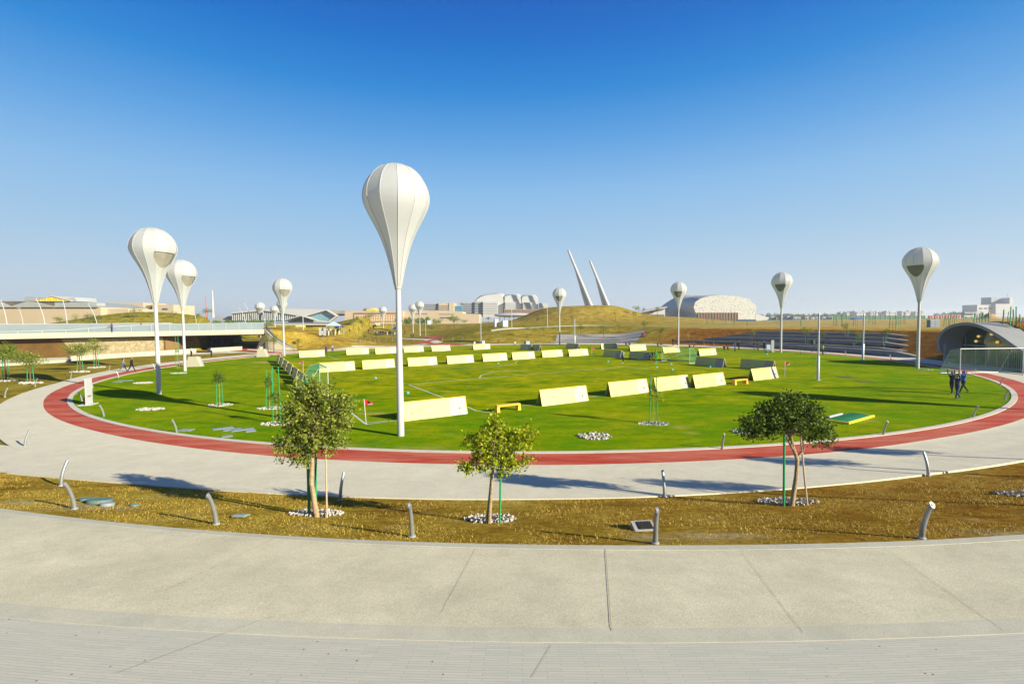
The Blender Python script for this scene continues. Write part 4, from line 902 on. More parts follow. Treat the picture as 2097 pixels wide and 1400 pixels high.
ppl(842, 693, R(-90), 'left of two dark figures by the twin far lamps', 'black', 'navy', 'walk', 1.7); ppl(846, 692, R(-90), 'right of two dark figures by the twin far lamps', 'navy', 'black', 'walk', 1.7)
ppl(716, 684, R(-90), 'lone dark figure on the grass left of the far crowd', 'black', 'black', 'stand', 1.8); ppl(755, 682, R(-90), 'lone dark figure left of the tiny balloon lamp', 'maroon', 'black', 'stand', 1.8); ppl(829, 684, R(-90), 'lone dark figure right of the tall lamp post far away', 'maroon', 'black', 'stand', 1.8)
far = random.Random(4); kk = 0
for px0, px1, n in ((768, 786, 9), (794, 812, 7), (660, 700, 10)):
    for i in range(n):
        px = px0+(px1-px0)*i/(n-1)+far.uniform(-1, 1); py = 686+far.uniform(-1, 1.5); kk += 1
        side = ['left of the tiny lamp', 'right of the tiny lamp', 'before the tents'][0 if px < 787 else 1 if px < 815 and px > 790 else 2]
        c1, c2 = far.choice(['white', 'black', 'navy', 'white', 'black', 'blue']), far.choice(['black', 'navy', 'white'])
        ppl(px, py, R(far.uniform(-180, 0)), 'far %s and %s figure, %s from left in crowd %s' % (c1, c2, ordn[i], side), c1, c2, far.choice(['stand', 'stand', 'walk']), 1.75, group='far crowd on the grass')
# the carriers and their goal
gx, gy = flat(1965, 812); gy_ = gy
cz = 1.50
goal((gx+2.40, gy+.15, cz), R(2), 'large white goal with net carried upright by people on the right lawn', 4.75, 1.98, 1.7, None, group='goals', netm=mNetW, dense=.15)
x1, y1 = flat(1949, 808); person(x1, y1, .03, R(200), 'leftmost carrier in black, holding the goal overhead with both arms', 'black', 'black', 'carry', 1.72, group='people carrying the goal')
x1, y1 = flat(1960, 818); person(x1, y1, .03, R(185), 'middle carrier in navy and blue under the corner of the goal', 'navy', 'navy', 'carry', 1.8, group='people carrying the goal')
x1, y1 = flat(1972, 808); person(x1, y1, .03, R(180), 'carrier in white and blue striding behind the others with a leg stretched back', 'blue', 'black', 'stride', 1.76, group='people carrying the goal')
person(gx+5.2, gy-.3, .03, R(180), 'far carrier holding the other end of the goal outside the picture', 'navy', 'black', 'carry', 1.78, group='people carrying the goal')

# ---------------------------------------------------------------- poles, boards, equipment on the lawn
def light_pole(px, py, ytop, label, r=.06, thick=True, two=True):
    x, y = at(px, py); zz = hz(x, y); hgt = dist(px, ytop, y)[2]-zz; root = empty('light_pole', (x, y, zz), 0, label, 'pole', 'plain grey poles')
    if thick: MB().tube([(0, 0, -.1), (0, 0, hgt*.36), (0, 0, hgt*.37)], [r*1.6, r*1.6, r*1.1], 14).build('lower_tube', mGrey, root, True)
    MB().tube([(0, 0, hgt*.34 if thick else -.1), (0, 0, hgt)], [r*1.05, r*.95], 14).build('upper_tube', mGrey, root, True)
    MB().lathe([(r*.95, hgt), (r*1.1, hgt+.01), (r*.9, hgt+.08)], 12).build('cap', mGrey, root, True)
    MB().box((0, 0, .03), (r*6, r*6, .06)).build('foot_plate', mConc, root)
light_pole(1675, 779, 643, 'tall grey pole on the lawn between the corner flag and the stepped walls', .075)
light_pole(1767, 738, 645, 'grey pole at the far lawn edge before the stepped walls', .085)
light_pole(985, 705, 650, 'pale pole at the far path right of the middle', .09, False); light_pole(1177, 706, 654, 'pale pole just right of the far middle balloon lamp', .09)
light_pole(1121, 670, 631, 'thin pale pole on the plateau before the brown hill', .08, False); light_pole(872, 688, 656, 'thin pale pole right of the twin far balloon lamps', .08, False); light_pole(621, 676, 649, 'thin pale pole over the yellow arch', .1, False)
light_pole(1048, 672, 627, 'thin pale pole before the ceramic shell building', .09, False); light_pole(803, 674, 656, 'thin pale pole just left of the tall lamp post', .08, False)
def box_thing(name, px, py, dims, m, label, cat, ang=0, group=None, detail=None):
    x, y = at(px, py); root = empty(name, (x, y, hz(x, y)), ang, label, cat, group); w_, d_, h_ = dims
    MB().box((0, 0, h_/2), (w_, d_, h_)).build('casing', m, root); MB().box((0, 0, h_+.03), (w_*1.05, d_*1.08, .06)).build('top', mGrey, root)
    b = MB(); b.box((-w_*.25, -d_/2-.012, h_*.5), (w_*.42, .02, h_*.85)); b.build('door', m, root); b = MB(); b.box((w_*.25, -d_/2-.012, h_*.5), (w_*.42, .02, h_*.85)); b.build('door', m, root)
mCab = mat('blue grey cabinet', (0.16, 0.20, 0.24), 0.5, var=0.15); mBoxC = mat('pale plastic box', (0.48, 0.55, 0.62), 0.5, var=0.1)
box_thing('cabinet', 1911, 670, (2.0, .9, 1.5), mCab, 'dark grey electrical cabinet on the plateau beside the big right lamp', 'cabinet')
box_thing('kiosk', 1016, 669, (1.1, 1.1, 2.3), mBoxC, 'left of two grey kiosks on the plateau left of the brown hill', 'kiosk', .3, 'grey kiosks'); box_thing('kiosk', 1034, 669, (1.6, 1.3, 1.9), mBoxC, 'right of two grey kiosks on the plateau left of the brown hill', 'kiosk', .3, 'grey kiosks')
box_thing('kiosk', 879, 664, (2.2, 1.5, 2.4), mBoxC, 'grey kiosk on the slope right of the twin far balloon lamps', 'kiosk', .2)
box_thing('crate', 990, 705, (.7, .5, .9), mBoxC, 'pale box at the foot of the middle far pole', 'box'); box_thing('crate', 1081, 706, (.9, .6, .9), mBoxC, 'pale box beside the person in dark red on the far path', 'box')
def whiteboard():
    x, y = at(1582, 721); root = empty('whiteboard', (x, y, .03), R(-10), 'white panel standing on end left of the far right lamp post', 'panel'); MB().box((0, 0, 1.05), (.45, .08, 2.0)).build('panel', mWhite, root); MB().box((0, 0, .04), (.6, .5, .07)).build('foot', mGrey, root)
    x, y = at(1573, 722); root = empty('equipment_cart', (x, y, .03), R(-10), 'dark equipment cart with a pale box beside the white panel', 'cart'); MB().box((0, 0, .35), (1.0, .5, .3)).build('tray', mCab, root)
    for sx in (-.35, .35): MB().tube([(sx, -.28, .13), (sx, .28, .13)], .13, 12).build('wheel', mDark, root, True)
    MB().box((0, 0, .95), (.6, .4, .75)).build('box', mBoxC, root)
    x, y = at(1333, 738); root = empty('ball_bag', (x, y-.3, .03), R(30), 'orange bag of balls hung on the shaded board left of the green-clad person', 'bag'); 
    for k, (dx, dz, r) in enumerate(((0, .3, .28), (.3, .62, .2), (-.2, .85, .2), (.12, .95, .18))): MB().ball((dx, 0, dz), r, 10, 7).build('bag_lobe' if k == 0 else 'ball', [mOr, mWhite, mCone, mRed][k], root, True)
    x, y = at(1665, 722); root = empty('loudspeaker', (x, y, .03), R(-160), 'black loudspeaker on a tripod left of the tall grey pole', 'speaker')
    MB().box((0, 0, 1.75), (.45, .4, .7)).build('cabinet', mDark, root); MB().tube([(0, 0, .7), (0, 0, 1.4)], .03, 8).build('pole', mDark, root)
    for k in range(3): a = k*2.1; MB().tube([(0, 0, .8), (.55*math.cos(a), .55*math.sin(a), 0)], .02, 6).build('leg', mDark, root)
whiteboard()
# covers and drains
mCover = mat('green grey plastic cover', (0.10, 0.17, 0.15), 0.6, var=0.2); mPlate = mat('grey metal plate', (0.22, 0.26, 0.27), 0.4, var=0.15)
def cover(px, py, w_, d_, m, label, rnd=False, hh=.03, ang=0.0, up=.0):
    x, y = at(px, py); z = hz(x, y); gxx = (hz(x+.3, y)-hz(x-.3, y))/.6; gyy = (hz(x, y+.3)-hz(x, y-.3))/.6
    b = MB()
    if rnd: b.lathe([(w_*.5, -.02), (w_*.5, hh), (w_*.42, hh+.012), (w_*.40, hh+.004)], 24)
    else: b.box((0, 0, hh/2), (w_, d_, hh)); b.box((0, 0, hh+.005), (w_*.85, d_*.8, .012))
    o = b.build('ground_cover', m); o.rotation_euler = (math.atan(gyy), -math.atan(gxx), ang); o.location = (x, y, z+.03+up); tag(o, label, 'cover', 'covers set in the ground'); return o
cover(204, 1030, .58, .5, mCover, 'larger dark green cover by the leftmost bollard', True, .06); cover(220, 1037, .32, .4, mPlate, 'small grey round cover beside the dark green one', True, .05); cover(178, 1025, .36, .3, mCover, 'dark cover partly in sand nearest the leftmost bollard', True, .04); cover(276, 1037, .22, .2, mCover, 'small oval cover right of the green ones', True, .02)
cover(493, 1060, .3, .26, mPlate, 'square metal cover in the dry grass right of the second bollard', False, .03)
for k, (px, py, w_) in enumerate([(457, 878, 1.0), (476, 881, .9), (497, 881, 1.1), (513, 884, .5), (465, 895, .5)]): cover(px, py, w_, .5, mPlate, ordn[k]+' from the left of the pale plates in the grass below the saplings', False, .02, .6)
cover(256, 780, 1.4, .5, mPlate, 'pale plate in the lawn near the race sign kerb'); cover(241, 783, .8, .4, mPlate, 'small pale plate left of the other one near the left kerb'); cover(381, 882, .7, .5, mPlate, 'pale plate by the near left bollard')
cover(1733, 773, 1.4, 1.2, mSoil, 'first dark patch cover in the right lawn', False, .015); cover(1771, 782, 1.4, .8, mSoil, 'second dark patch cover in the right lawn', False, .015)
def drain():
    x, y = at(1318, 1085); root = empty('drain_box', (x, y, hz(x, y)-.02), .1, 'concrete drain box with a grille beside the fourth foreground bollard', 'drain')
    MB().slab([(-.24, -.16, -.08), (.24, -.16, -.08), (.24, .16, .02), (-.24, .16, .02)], (0, 0, .14)).build('frame', mConc, root)
    b = MB()
    for k in range(9): b.slab([(-.12+k*.035, -.12, .082), (-.10+k*.035, -.12, .082), (-.10+k*.035, .10, .15), (-.12+k*.035, .10, .15)], (0, 0, .02))
    b.build('grille', mDark, root)
drain()

# ---------------------------------------------------------------- underpass and bridge on the left
mBrown = mat('weathered brown retaining wall', (0.125, 0.065, 0.008), 0.9, var=0.45, scale=0.35, bump=0.3, bscale=6)
mBrownD = mat('underpass lining', (0.20, 0.12, 0.04), 0.9, var=0.3, scale=0.5)
mGlassRail = mat('blue grey glass parapet', (0.19, 0.235, 0.25), 0.15, var=0.12, scale=0.5, spec=0.6)
mGlassDark = mat('dark blue glass parapet', (0.10, 0.16, 0.22), 0.2, spec=0.6)
mCream2 = mat('cream fascia concrete', (0.40, 0.37, 0.28), 0.8, var=0.08, scale=0.5)
gm_ = NG('speckled stone facing'); vo = gm_.t.nodes.new('ShaderNodeTexVoronoi'); vo.inputs['Scale'].default_value = 2.2; gm_.t.links.new(gm_.tc.outputs['Object'], vo.inputs['Vector'])
gm_.color(gm_.mix(0.6, gm_.ramp(vo.outputs['Distance'], [(0.1, (0.45, 0.40, 0.27)), (0.5, (0.22, 0.17, 0.09))]), gm_.ramp(gm_.noise(3, 6), [(0.3, (0.18, 0.14, 0.07)), (0.7, (0.42, 0.36, 0.22))]))); mSpeck = gm_.m
W0 = Vector((-125, 59.6, 0)); WA = Vector((-88, 84.0, 0)); WB = Vector((-68.6, 96.5, 0)); W1 = Vector((-54.3, 107.0, 0))
def along(a, b, t): return a+(b-a)*t
def bridge():
    root = empty('bridge', (0, 0, 0), 0, 'low pale bridge with glass parapet and brown abutment wall on the left', 'bridge')
    face = [W0, WA, WB, W1]; back = Vector((-0.56, 0.83, 0))
    d = MB(); d.slab([(p.x, p.y, 3.5) for p in face]+[(p.x+back.x*9, p.y+back.y*9, 3.5) for p in reversed(face)], (0, 0, .88)); d.build('deck', mCream2, root)
    f = MB()
    for a, b in zip(face, face[1:]): f.slab([(a.x, a.y, 3.45), (b.x, b.y, 3.45), (b.x, b.y, 4.42), (a.x, a.y, 4.42)], (-back.x*.25+.0, -back.y*.25, 0))
    f.build('fascia', mCream2, root)
    dk = MB(); dk.slab([(-54.2, 108.4, 3.2), (-69.5, 98.3, 3.2), (-90, 150, 3.2), (-68, 153, 3.2)], (0, 0, 1.27)); dk.build('underpass_roof', mBrownD, root)
    w_ = MB(); off = back*1.9; pts = [W0+off, WA+off, WB+off]
    for a, b in zip(pts, pts[1:]): w_.slab([(a.x, a.y, -.3), (b.x, b.y, -.3), (b.x, b.y, 3.6), (a.x, a.y, 3.6)], (back.x*.6, back.y*.6, 0))
    cur = [WB+off]+[Vector(p) for p in ((-68.6, 100.5, 0), (-70.5, 106, 0), (-75, 121, 0), (-83.2, 150, 0))]
    w_.build('abutment_wall', mBrown, root)
    u = MB()
    for a, b in zip(cur, cur[1:]): u.slab([(a.x, a.y, -.3), (b.x, b.y, -.3), (b.x, b.y, 3.6), (a.x, a.y, 3.6)], (-.6, .2, 0))
    u.slab([(-54.3, 107.2, -.3), (-73.2, 151, -.3), (-73.2, 151, 3.6), (-54.3, 107.2, 3.6)], (.7, .3, 0)); u.build('underpass_wall', mBrownD, root)
    sp = MB(); a = along(WA, WB, .32)+back*1.86; b = WB+back*1.86-(WB-WA).normalized()*.3; a2 = along(WA, WB, .42)+back*1.86
    sp.slab([(a2.x, a2.y, 0), (b.x, b.y, 0), (b.x, b.y, 3.2), (a.x, a.y, 3.2)], (-back.x*.04, -back.y*.04, 0)); sp.build('stone_facing', mSpeck, root)
    # near hand rail rising to the right, with posts and glass
    rl = MB(); gl_ = MB(); n = 44; P = []
    for i in range(n+1):
        t = i/n*3; k = min(2, int(t)); p = along(face[k], face[k+1], t-k)+back*.25
        px = 1048.5+p.x/p.y*1000; P.append((p, np.interp(px, [-300, 0, 140, 220, 330, 560], [.25, .3, .45, .95, 1.38, 1.45])))
    rl.tube([(p.x, p.y, 4.42+hh) for p, hh in P], .055, 6)
    for p, hh in P[::2]: rl.box((p.x, p.y, 4.4+hh/2), (.08, .08, hh))
    rl.build('hand_rail', mWhite, root)
    for (p, ha), (q, hb) in zip(P, P[1:]): gl_.slab([(p.x, p.y+.05, 4.4), (q.x, q.y+.05, 4.4), (q.x, q.y+.05, 4.34+hb), (p.x, p.y+.05, 4.34+ha)], (0, .03, 0))
    gl_.build('glass_panel', mGlassRail, root)
    g2 = MB(); r2 = MB(); q = [W0+back*8.4, WA+back*8.4, WB+back*8.4+Vector((1, .6, 0))]
    for a, b in zip(q, q[1:]): g2.slab([(a.x, a.y, 4.4), (b.x, b.y, 4.4), (b.x, b.y, 6.0), (a.x, a.y, 6.0)], (0, .05, 0)); r2.tube([(a.x, a.y, 6.02), (b.x, b.y, 6.02)], .05, 6)
    g2.build('glass_panel', mGlassRail, root); r2.build('hand_rail', mWhite, root)
bridge()
def wing():
    root = empty('wing_wall', (0, 0, 0), 0, 'curved cream wing wall with dark glass parapet sweeping down right of the underpass mouth', 'wall')
    top = [(-54.0, 106.8, 4.45), (-53.2, 106.2, 3.85), (-52.4, 105.9, 3.1), (-51.4, 105.6, 2.3), (-50.0, 105.4, 1.45), (-48.6, 105.2, .75), (-46.8, 105.2, 0.05)]
    w_ = MB(); c = MB(); g_ = MB()
    for a, b in zip(top, top[1:]):
        w_.slab([(a[0], a[1], -.2), (b[0], b[1], -.2), b, a], (.1, .5, 0)); c.slab([(a[0], a[1]-.08, a[2]), (b[0], b[1]-.08, b[2]), (b[0], b[1]-.08, b[2]+.14), (a[0], a[1]-.08, a[2]+.14)], (.1, .65, 0))
        g_.slab([(a[0], a[1]+.2, a[2]+.14), (b[0], b[1]+.2, b[2]+.14), (b[0], b[1]+.2, b[2]+.3+.95*max(0, b[2])/4.45), (a[0], a[1]+.2, a[2]+.3+.95*a[2]/4.45)], (0, .04, 0))
    w_.build('wall', mCream, root); c.build('coping', mCream2, root); g_.build('glass_panel', mGlassDark, root)
wing()
def low_wall(p, q, hgt, thick, label, m=None, name='low_wall'):
    a = Vector((*flat(*p), 0)); b = Vector((*flat(*q), 0)); d = b-a; c = (a+b)/2; root = empty(name, (c.x, c.y, hz(c.x, c.y)), math.atan2(d.y, d.x), label, 'wall')
    MB().box((0, thick/2, hgt/2-.1), (d.length, thick, hgt+.2)).build('wall', m or mCream2, root); MB().box((0, thick/2, hgt+.04), (d.length+.1, thick+.12, .08)).build('coping', m or mCream2, root)
low_wall((145, 739), (402, 722), .75, .9, 'long low pale ledge below the speckled stone facing'); low_wall((-40, 752), (146, 741), .35, .9, 'long low pale ledge before the brown wall at far left'); low_wall((430, 721), (496, 717), .75, .8, 'short low pale ledge before the dark underpass')
def wedge(px, py, label):
    x, y = flat(px, py); root = empty('concrete_wedge', (x, y, .03), R(8), label, 'wedge', 'pale concrete wedges'); MB().slab([(-.95, 0, 0), (.75, 0, 0), (.25, 0, 1.35), (-.75, 0, 1.35)], (0, .7, 0)).build('block', mCream2, root); MB().slab([(.62, .72, 0), (.9, .72, 0), (.42, .72, 1.3), (.18, .72, 1.3)], (0, .1, 0)).build('side_plate', mGrey, root)
wedge(398, 751, 'pale concrete wedge right of the rear left lamp post'); wedge(537, 731, 'pale concrete wedge before the underpass mouth')
draped_strip('forecourt', [(-110, 62), (-84, 79.5), (-66, 92), (-52, 100)], [9, 8, 7.5, 6], mPath, 0.035)
draped_strip('tunnel_track', [(-45.5, 94), (-52, 99), (-58.5, 104), (-61.5, 110)], 3.4, mTrack, 0.07)
draped_strip('tunnel_path', [(-46, 96), (-54, 101), (-60, 108), (-66, 122), (-78, 150)], 8, mPath, 0.05)
draped_strip('valley_path', [(-36, 110), (-24, 120), (-20, 132), (-26, 150), (-40, 172)], 2.6, mPath, 0.06)
draped_strip('valley_track', [(-12, 118), (-20, 126), (-26, 134), (-22, 150), (-30, 170)], 3.4, mTrack, 0.07)
gcr = [((1240, 1130), (1252, 1303)), ((1516, 1132), (1645, 1308)), ((1812, 1128), (2055, 1302)), ((975, 1128), (905, 1262)), ((560, 1112), (330, 1225)), ((1130, 1330), (1090, 1400)), ((560, 1273), (240, 1398))]
cj = MB()
for a, b in gcr:
    p, q = Vector((*at(*a), 0)), Vector((*at(*b), 0)); d = (q-p).normalized(); nn = Vector((-d.y, d.x, 0))*(.0025 if a[0] != 1240 else .0055); vs = []
    for t in np.linspace(0, 1, 14):
        c = p.lerp(q, t)
        for u in (-1, 1): k_ = c+nn*u; vs.append((k_.x, k_.y, hz(k_.x, k_.y)+.058))
    cj.add(vs, [(2*i, 2*i+1, 2*i+3, 2*i+2) for i in range(13)])
tag(cj.build('paving_joints', mat('joint filler', (.36, .29, .21), .9), fixn=False), kind='structure')
draped_strip('hill_path', [(-6, 142), (30, 150), (60, 143), (88, 128), (110, 100)], 1.5, mPath, 0.08)

# ---------------------------------------------------------------- stepped walls and pavilion on the right
mWallD = mat('dark grey bench wall', (0.22, 0.23, 0.25), 0.85, var=0.2, scale=0.8); mCopeL = mat('pale coping', (0.36, 0.34, 0.31), 0.8)
def arc_wall(s0, z0, z1, az0, az1, label, thick=.45, taper=True):
    root = empty('bench_wall', (0, 0, 0), 0, label, 'wall', 'curved stepped walls'); n = 40; W = MB(); K = MB(); pr = None
    for i in range(n+1):
        a = R(az0+(az1-az0)*i/n); e = min(1, min(i, n-i)/4) if taper else 1
        s1 = s0; ca, sa = -math.cos(a), math.sin(a); r0 = RAD+s1; r1 = r0+thick
        p = [(CX+r*sa, CY+r*ca) for r in (r0, r1)]; g0 = hz(*p[0]); zt = max(z1, g0+.1)*e+(1-e)*(g0+.15); cur = (p, zt, g0)
        if pr:
            (a0, a1), zt0, g_0 = pr; (b0, b1) = p; vs = [(*a0, g_0-.4), (*b0, g0-.4), (*b0, zt), (*a0, zt0)]; o = (a1[0]-a0[0], a1[1]-a0[1], 0)
            W.add([*vs, *[(v[0]+(a1[0]-a0[0]), v[1]+(a1[1]-a0[1]), v[2]) for v in vs]], [(0, 1, 2, 3), (7, 6, 5, 4), (3, 2, 6, 7)])
            u = 0.05; rr0, rr1 = (RAD+s1-u)/(RAD+s1), (RAD+s1+thick+u)/(RAD+s1+thick)
            q = [(CX+(x-CX)*rr0, CY+(y-CY)*rr0) for x, y in (a0, b0)]+[(CX+(x-CX)*rr1, CY+(y-CY)*rr1) for x, y in (b1, a1)]; zz = [zt0, zt, zt, zt0]
            K.add([(q[k][0], q[k][1], zz[k]+.003) for k in range(4)]+[(q[k][0], q[k][1], zz[k]+.09) for k in range(4)], [(3, 2, 1, 0), (4, 5, 6, 7), (0, 1, 5, 4), (2, 3, 7, 6)])
        pr = cur
    W.build('wall', mWallD, root, fixn=False); K.build('coping', mCopeL, root, fixn=False)
for k, (s0, z1, a0, a1) in enumerate([(5.6, .75, 88, 126), (7.2, 1.05, 92, 140), (9.2, 1.85, 94, 134), (11.2, 2.45, 96, 130), (13.2, 3.05, 98, 127)]):
    arc_wall(s0, 0, z1, a0, a1, ordn[k]+' of the dark stepped walls in the right bank, counted upwards')
for k, (s0, z1, a0, a1) in enumerate([(7.5, .45, 152, 172), (10.5, .85, 150, 170), (13.5, 1.3, 149, 168)]):
    arc_wall(s0, 0, z1, a0, a1, ordn[k]+' of the low terrace steps behind the right goal, counted upwards', .5)
ring('terrace_paving', 6.2, 17.5, 150, 171, mConc, .06)
mArch = mat('grey arch shell concrete', (0.25, 0.26, 0.26), 0.75, var=0.12, scale=0.6)
mPavGlass = mat('green tinted pavilion glass', (0.035, 0.075, 0.055), 0.06, spec=0.9, var=0.4, scale=0.3)
mGlow = mat('warm globe lamp', (0.9, 0.6, 0.2), 0.5, emis=(1.0, 0.62, 0.15), strength=0.28)
def pavilion():
    root = empty('pavilion', (54, 56, 0), 0, 'arched concrete pavilion with dark glass front dug into the right bank', 'pavilion')
    ov = [(4.9, 1.3), (5.25, 2.1), (5.3, 3.0), (4.9, 3.85), (4.1, 4.5), (3.0, 4.95), (1.6, 5.15), (.2, 5.0), (-1.2, 4.5), (-2.8, 3.65), (-4.5, 2.55), (-6.2, 1.55), (-8.0, .75), (-10.0, .1)]
    P = [Vector(p) for p in ov]; Q = []
    for i in range(len(P)-1):
        a, b, c, d = P[max(i-1, 0)], P[i], P[i+1], P[min(i+2, len(P)-1)]
        for t in (0, .25, .5, .75): Q.append(.5*((2*b)+(c-a)*t+(2*a-5*b+4*c-d)*t*t+(3*b-3*c+d-a)*t**3))
    Q.append(P[-1]); s = MB(); n = len(Q); vs = []
    for k in range(n):
        d = (Q[min(k+1, n-1)]-Q[max(k-1, 0)]).normalized(); nn = Vector((d.y, -d.x)) ; th = .34
        inn = Q[k]+nn*-th if (Q[k]+nn*-th-Vector((0, 1.5))).length < (Q[k]-Vector((0, 1.5))).length else Q[k]+nn*th
        lean = 0.0
        for x0, pt in ((-.6, Q[k]), (3.2, Q[k]), (3.2, inn), (-.6, inn)): vs.append((x0, pt.x, pt.y))
    fs = []
    for k in range(n-1):
        for j in range(4): fs.append((k*4+j, k*4+(j+1) % 4, k*4+4+(j+1) % 4, k*4+4+j))
    fs += [(0, 1, 2, 3), (4*n-1, 4*n-2, 4*n-3, 4*n-4)]
    s.add(vs, fs); s.build('arch_shell', mArch, root, True)
    g_ = MB(); poly = [(4.55, 0), (4.9, 1.9), (4.75, 3.2), (4.2, 3.9), (3.2, 4.4), (1.8, 4.7), (.3, 4.6), (-1.2, 4.1), (-2.7, 3.25), (-3.7, 2.6), (-3.7, 0)]
    g_.slab([(2.2, y, z) for y, z in poly], (.06, 0, 0)); g_.build('glass_front', mPavGlass, root)
    m_ = MB()
    for y, zt in ((4.4, 3.4), (3.0, 2.3), (1.7, 2.3), (.4, 2.3), (-.9, 2.3), (-2.3, 2.3), (-3.6, 2.5)): m_.box((2.15, y, zt/2), (.06, .05, zt))
    m_.box((2.14, .5, 2.32), (.08, 8.4, .12)); m_.build('mullion', mGrey, root)
    MB().box((-.1, 4.55, 1.15), (.35, .35, 2.5)).build('pillar', mArch, root)
    MB().slab([(1.9, -3.75, 0), (1.9, -9.6, 0), (1.9, -9.6, .25), (1.9, -7.2, 1.0), (1.9, -3.75, 2.45)], (.3, 0, 0)).build('side_wall', mWhite, root)
    for k, (y, z) in enumerate([(2.6, 3.45), (1.0, 3.75), (-.2, 3.4), (2.9, 2.85), (.3, 2.85)]): MB().ball((2.02, y, z), .16, 12, 8).build('globe_lamp', mGlow, root, True)
    MB().box((.6, 0, -.02), (4.4, 8.8, .1)).build('forecourt', mBand, root)
    return root
pavilion()

# ---------------------------------------------------------------- far buildings
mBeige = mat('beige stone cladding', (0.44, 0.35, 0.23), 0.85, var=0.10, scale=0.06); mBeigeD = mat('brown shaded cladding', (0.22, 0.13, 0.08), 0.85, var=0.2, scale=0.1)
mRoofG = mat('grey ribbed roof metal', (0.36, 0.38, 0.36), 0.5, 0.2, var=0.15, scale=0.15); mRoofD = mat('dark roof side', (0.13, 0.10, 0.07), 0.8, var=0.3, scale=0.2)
mYelG = mat('yellow glazing', (0.75, 0.48, 0.015), 0.4, var=0.1, scale=0.2); mTeal = mat('teal curtain glass', (0.08, 0.25, 0.33), 0.15, var=0.4, scale=0.15, spec=0.7)
mBWhite = mat('white rendered wall', (0.42, 0.42, 0.405), 0.8, var=0.08, scale=0.1); mBGrey = mat('mid grey cladding', (0.30, 0.31, 0.33), 0.7, var=0.15, scale=0.1); mWin = mat('dark window band', (0.07, 0.09, 0.11), 0.3)
mShell = mat('ceramic white shell', (0.48, 0.48, 0.46), 0.6, var=0.10, scale=0.05)
def pz(px, py, Y):
    x, y, z = dist(px, py, Y); return x, z
def poly(mb, pts, Y, depth, m=0):
    q = [pz(px, py, Y) for px, py in pts]; return mb.slab([(x, Y, z) for x, z in q], (0, depth, 0), m)
def part(name, pts, Y, depth, m, root): return poly(MB(), pts, Y, depth).build(name, m, root)
def rect(x0, y0, x1, y1): return [(x0, y1), (x1, y1), (x1, y0), (x0, y0)]
def bld(name, label, cat='building', group=None): return empty(name, (0, 0, 0), 0, label, cat, group)
b = bld('exhibition_hall', 'long beige hall with folded grey roofs and a yellow glazed ridge, far left')
part('wall', rect(-60, 629, 206, 672), 232, 30, mBeige, b); part('wall', rect(206, 632, 262, 666), 236, 20, mBeige, b)
for pts in ([(14, 629), (55, 617), (109, 629)], [(109.6, 629), (156, 618), (199, 629)], [(-40, 629), (-10, 618), (14, 629)]): part('roof', pts, 231, 34, mRoofG, b)
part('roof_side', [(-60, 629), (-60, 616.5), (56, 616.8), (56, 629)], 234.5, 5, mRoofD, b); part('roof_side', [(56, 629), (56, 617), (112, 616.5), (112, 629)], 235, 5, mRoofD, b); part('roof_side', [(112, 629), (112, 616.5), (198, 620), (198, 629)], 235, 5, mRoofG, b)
part('upper_roof', [(50, 616.5), (50.5, 607), (54, 607), (90, 613.5), (90, 616.5)], 236, 12, mRoofG, b); part('upper_roof', [(120, 616.5), (124, 613.5), (152.6, 608.6), (156, 617)], 236, 12, mRoofG, b)
yb = part('yellow_glazing', [(68, 615.6), (105, 606.4), (143, 615.8), (143, 617), (68, 616.6)], 234.2, 12, mYelG, b); ms = MB(); poly(ms, [(68, 615.2), (105, 605.4), (143, 615.4), (143, 616), (105, 606.6), (68, 616)], 233.8, 14)
for px, t in ((82, 612), (94, 609), (105, 606.2), (117, 609.2), (129, 612.3)): poly(ms, rect(px-.5, t, px+.5, 616.4), 234.0, .2)
ms.build('glazing_frame', mBWhite, yb)
for (x0, xs, x1, yt, yb_), lb, rw in (((210, 221, 293, 619.5, 646), 'beige block with a dark end wall, nearer the long hall', (227, 265)), ((298, 312, 355, 624, 650), 'smaller beige block with a dark end wall, behind the left lamp', (332, 343))):
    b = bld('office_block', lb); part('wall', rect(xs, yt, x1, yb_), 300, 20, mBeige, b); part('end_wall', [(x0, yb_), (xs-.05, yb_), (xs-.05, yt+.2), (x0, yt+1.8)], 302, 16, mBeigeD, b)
    if x1 < 300:
        for a in (228, 240, 254): part('window', rect(a, 628, a+8, 630), 299.8, .15, mWin, b)
    else: part('window', rect(332, 631, 343, 634.5), 299.8, .15, mWin, b)
b = bld('wall_block', 'low pink-beige connecting wall between hall and blocks, far left'); part('wall', rect(262, 630, 322, 650), 310, 10, mBeige, b); part('coping', rect(262, 629.3, 322, 630), 309.6, 10.6, mBWhite, b)
def mast(px, yb_, yt, Y, w_, cols, label):
    root = empty('radio_mast', (0, 0, 0), 0, label, 'mast'); n = len(cols)*2; x, z0 = pz(px, yb_, Y); _, z1 = pz(px, yt, Y)
    for k in range(n):
        a, c = z0+(z1-z0)*k/n, z0+(z1-z0)*(k+1)/n; r0, r1 = w_*(1-.6*k/n), w_*(1-.6*(k+1)/n); MB().tube([(x, Y, a), (x, Y, c)], [r0, r1], 8).build('mast_section', cols[k % len(cols)], root)
mRedP = mat('red mast paint', (0.5, 0.06, 0.05), 0.6)
mast(436.5, 650, 594, 620, 1.7, [mWhite, mWhite], 'white telecom mast on the left skyline'); mast(422.5, 650, 603, 640, .7, [mRedP], 'thin red mast left of the white one')
b = bld('library', 'white angular library with glass diamond end and folded roof')
part('roof', [(474, 640), (525, 634), (573, 631.5), (667.6, 633.5), (660, 641), (616, 646), (603, 645), (540, 636.2), (475, 642)], 350, 70, mBWhite, b)
